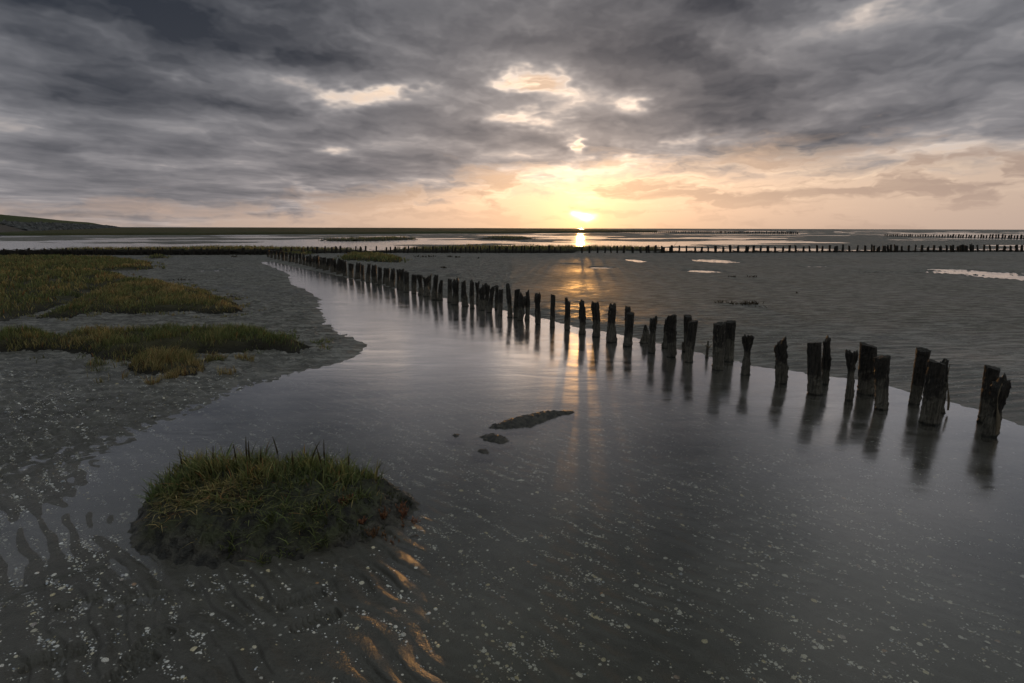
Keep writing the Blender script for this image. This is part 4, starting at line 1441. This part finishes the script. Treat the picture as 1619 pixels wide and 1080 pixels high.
def dens_main(x, y):
    ph = ripple_phase(x, y) * 2 * np.pi
    trough = np.clip(0.5 - 0.5 * np.sin(ph + 0.4), 0, 1) ** 4
    clus = np.clip(0.50 + 1.2 * fbm(x * 1.8 + 7, y * 1.8, 3), 0.18, 1)
    fine_ = np.clip(0.45 + 1.6 * fbm(x * 8 + 7, y * 8, 2), 0, 1)
    inside = poly_sd(x, y, TPOLY) > -0.03
    dx_ = sstep(3.6, 0.4, x) * 0.75 + 0.25
    bare = poly_sd(x, y, creek) < 0
    return np.clip((0.08 + trough) * clus * fine_ * np.where(bare, 1.35, 2.2), 0, 1) * (~inside) * dx_


sx, sy = scatter(800000, (-200, 600, 1850, 1090), dens_main, 1)
r_s = np.hypot(sx, sy)
size = np.exp(g.normal(math.log(0.0070), 0.50, len(sx)))
size = np.clip(size, 0.004, 0.030)
vis = size / r_s
sz_ = land(sx, sy)
# the 300 that show largest are shells of their own
cand = np.argsort(-vis)[:300]
mask = np.zeros(len(sx), bool)
mask[cand] = True
for i in cand:
    tilt = g.normal(0, 0.18, 2)
    under = sz_[i] < -0.003
    lab = ("pale bleached shell lying under the shallow water in the foreground" if under else "pale bleached shell lying on the bare rippled mud in the foreground")
    o = put("shell", shells[int(g.integers(0, 6))], loc=(sx[i], sy[i], sz_[i] - 0.001), rot=(tilt[0], tilt[1], g.uniform(0, 6.28)), label=lab, cat="shell",
            group="shells under the shallow water" if under else "shells on the bare mud")
    s1 = size[i] * g.uniform(0.9, 1.15)
    o.scale = (s1, s1 * g.uniform(0.85, 1.0), s1 * g.uniform(0.8, 1.1))


def shell_bits(name, x, y, z, s, label, seed, bright=1.0):
    g = np.random.default_rng(seed)
    n = len(x)
    k = 6
    th = np.linspace(0, 2 * np.pi, k, endpoint=False)[None] + g.uniform(0, 6, (n, 1))
    el_ = g.uniform(0.55, 1.0, (n, 1))
    az_ = g.uniform(0, 3.14, (n, 1))
    lx, ly = np.cos(th) * 0.5, np.sin(th) * 0.5 * el_
    rx, ry = lx * np.cos(az_) - ly * np.sin(az_), lx * np.sin(az_) + ly * np.cos(az_)
    tz = rx * g.normal(0, 0.22, (n, 1)) + ry * g.normal(0, 0.22, (n, 1))
    rim = np.stack([rx, ry, tz], -1) * s[:, None, None]
    top = np.stack([g.normal(0, 0.05, n), g.normal(0, 0.05, n), np.full(n, 0.26)], -1) * s[:, None]
    V = np.concatenate([rim, top[:, None]], 1) + np.stack([x, y, z], -1)[:, None]
    T = np.array([(j, (j + 1) % k, k) for j in range(k)])
    pal = np.array([(0.80, 0.78, 0.72), (0.76, 0.75, 0.73), (0.70, 0.64, 0.50), (0.52, 0.44, 0.27), (0.50, 0.53, 0.58)])
    c = pal[g.choice(5, n, p=[0.36, 0.28, 0.18, 0.08, 0.10])] * g.uniform(0.45, 1.0, (n, 1)) * bright
    o0 = np.array([x.mean(), y.mean(), 0])
    put(name, mesh_np(name, V.reshape(-1, 3) - o0, tris=(T[None] + (k + 1) * np.arange(n)[:, None, None]).reshape(-1, 3), mat=SHELLBIT, col=np.repeat(c, k + 1, 0)),
        loc=o0, label=label, kind='stuff')


rest = ~mask
shell_bits("shell_litter", sx[rest], sy[rest], sz_[rest] - 0.0005, size[rest], "small shells and shell bits strewn in streaks over the creek bed", 1)
print("shells", len(sx))


def dens_beach(x, y):
    d = poly_sd(x, y, creek)
    return ((d < 0.15) & (d > -3.5)) * np.clip(0.30 + 1.3 * fbm(x * 2 + 2, y * 2, 3), 0, 1) * 0.55


bx, by = scatter(160000, (-100, 520, 600, 760), dens_beach, 2)
bs = np.clip(np.exp(g.normal(math.log(0.0070), 0.4, len(bx))), 0.004, 0.02)
shell_bits("shell_litter", bx, by, land(bx, by), bs, "shell bits strewn over the pitted sand of the left bank", 2, 0.7)
print("beach bits", len(bx))
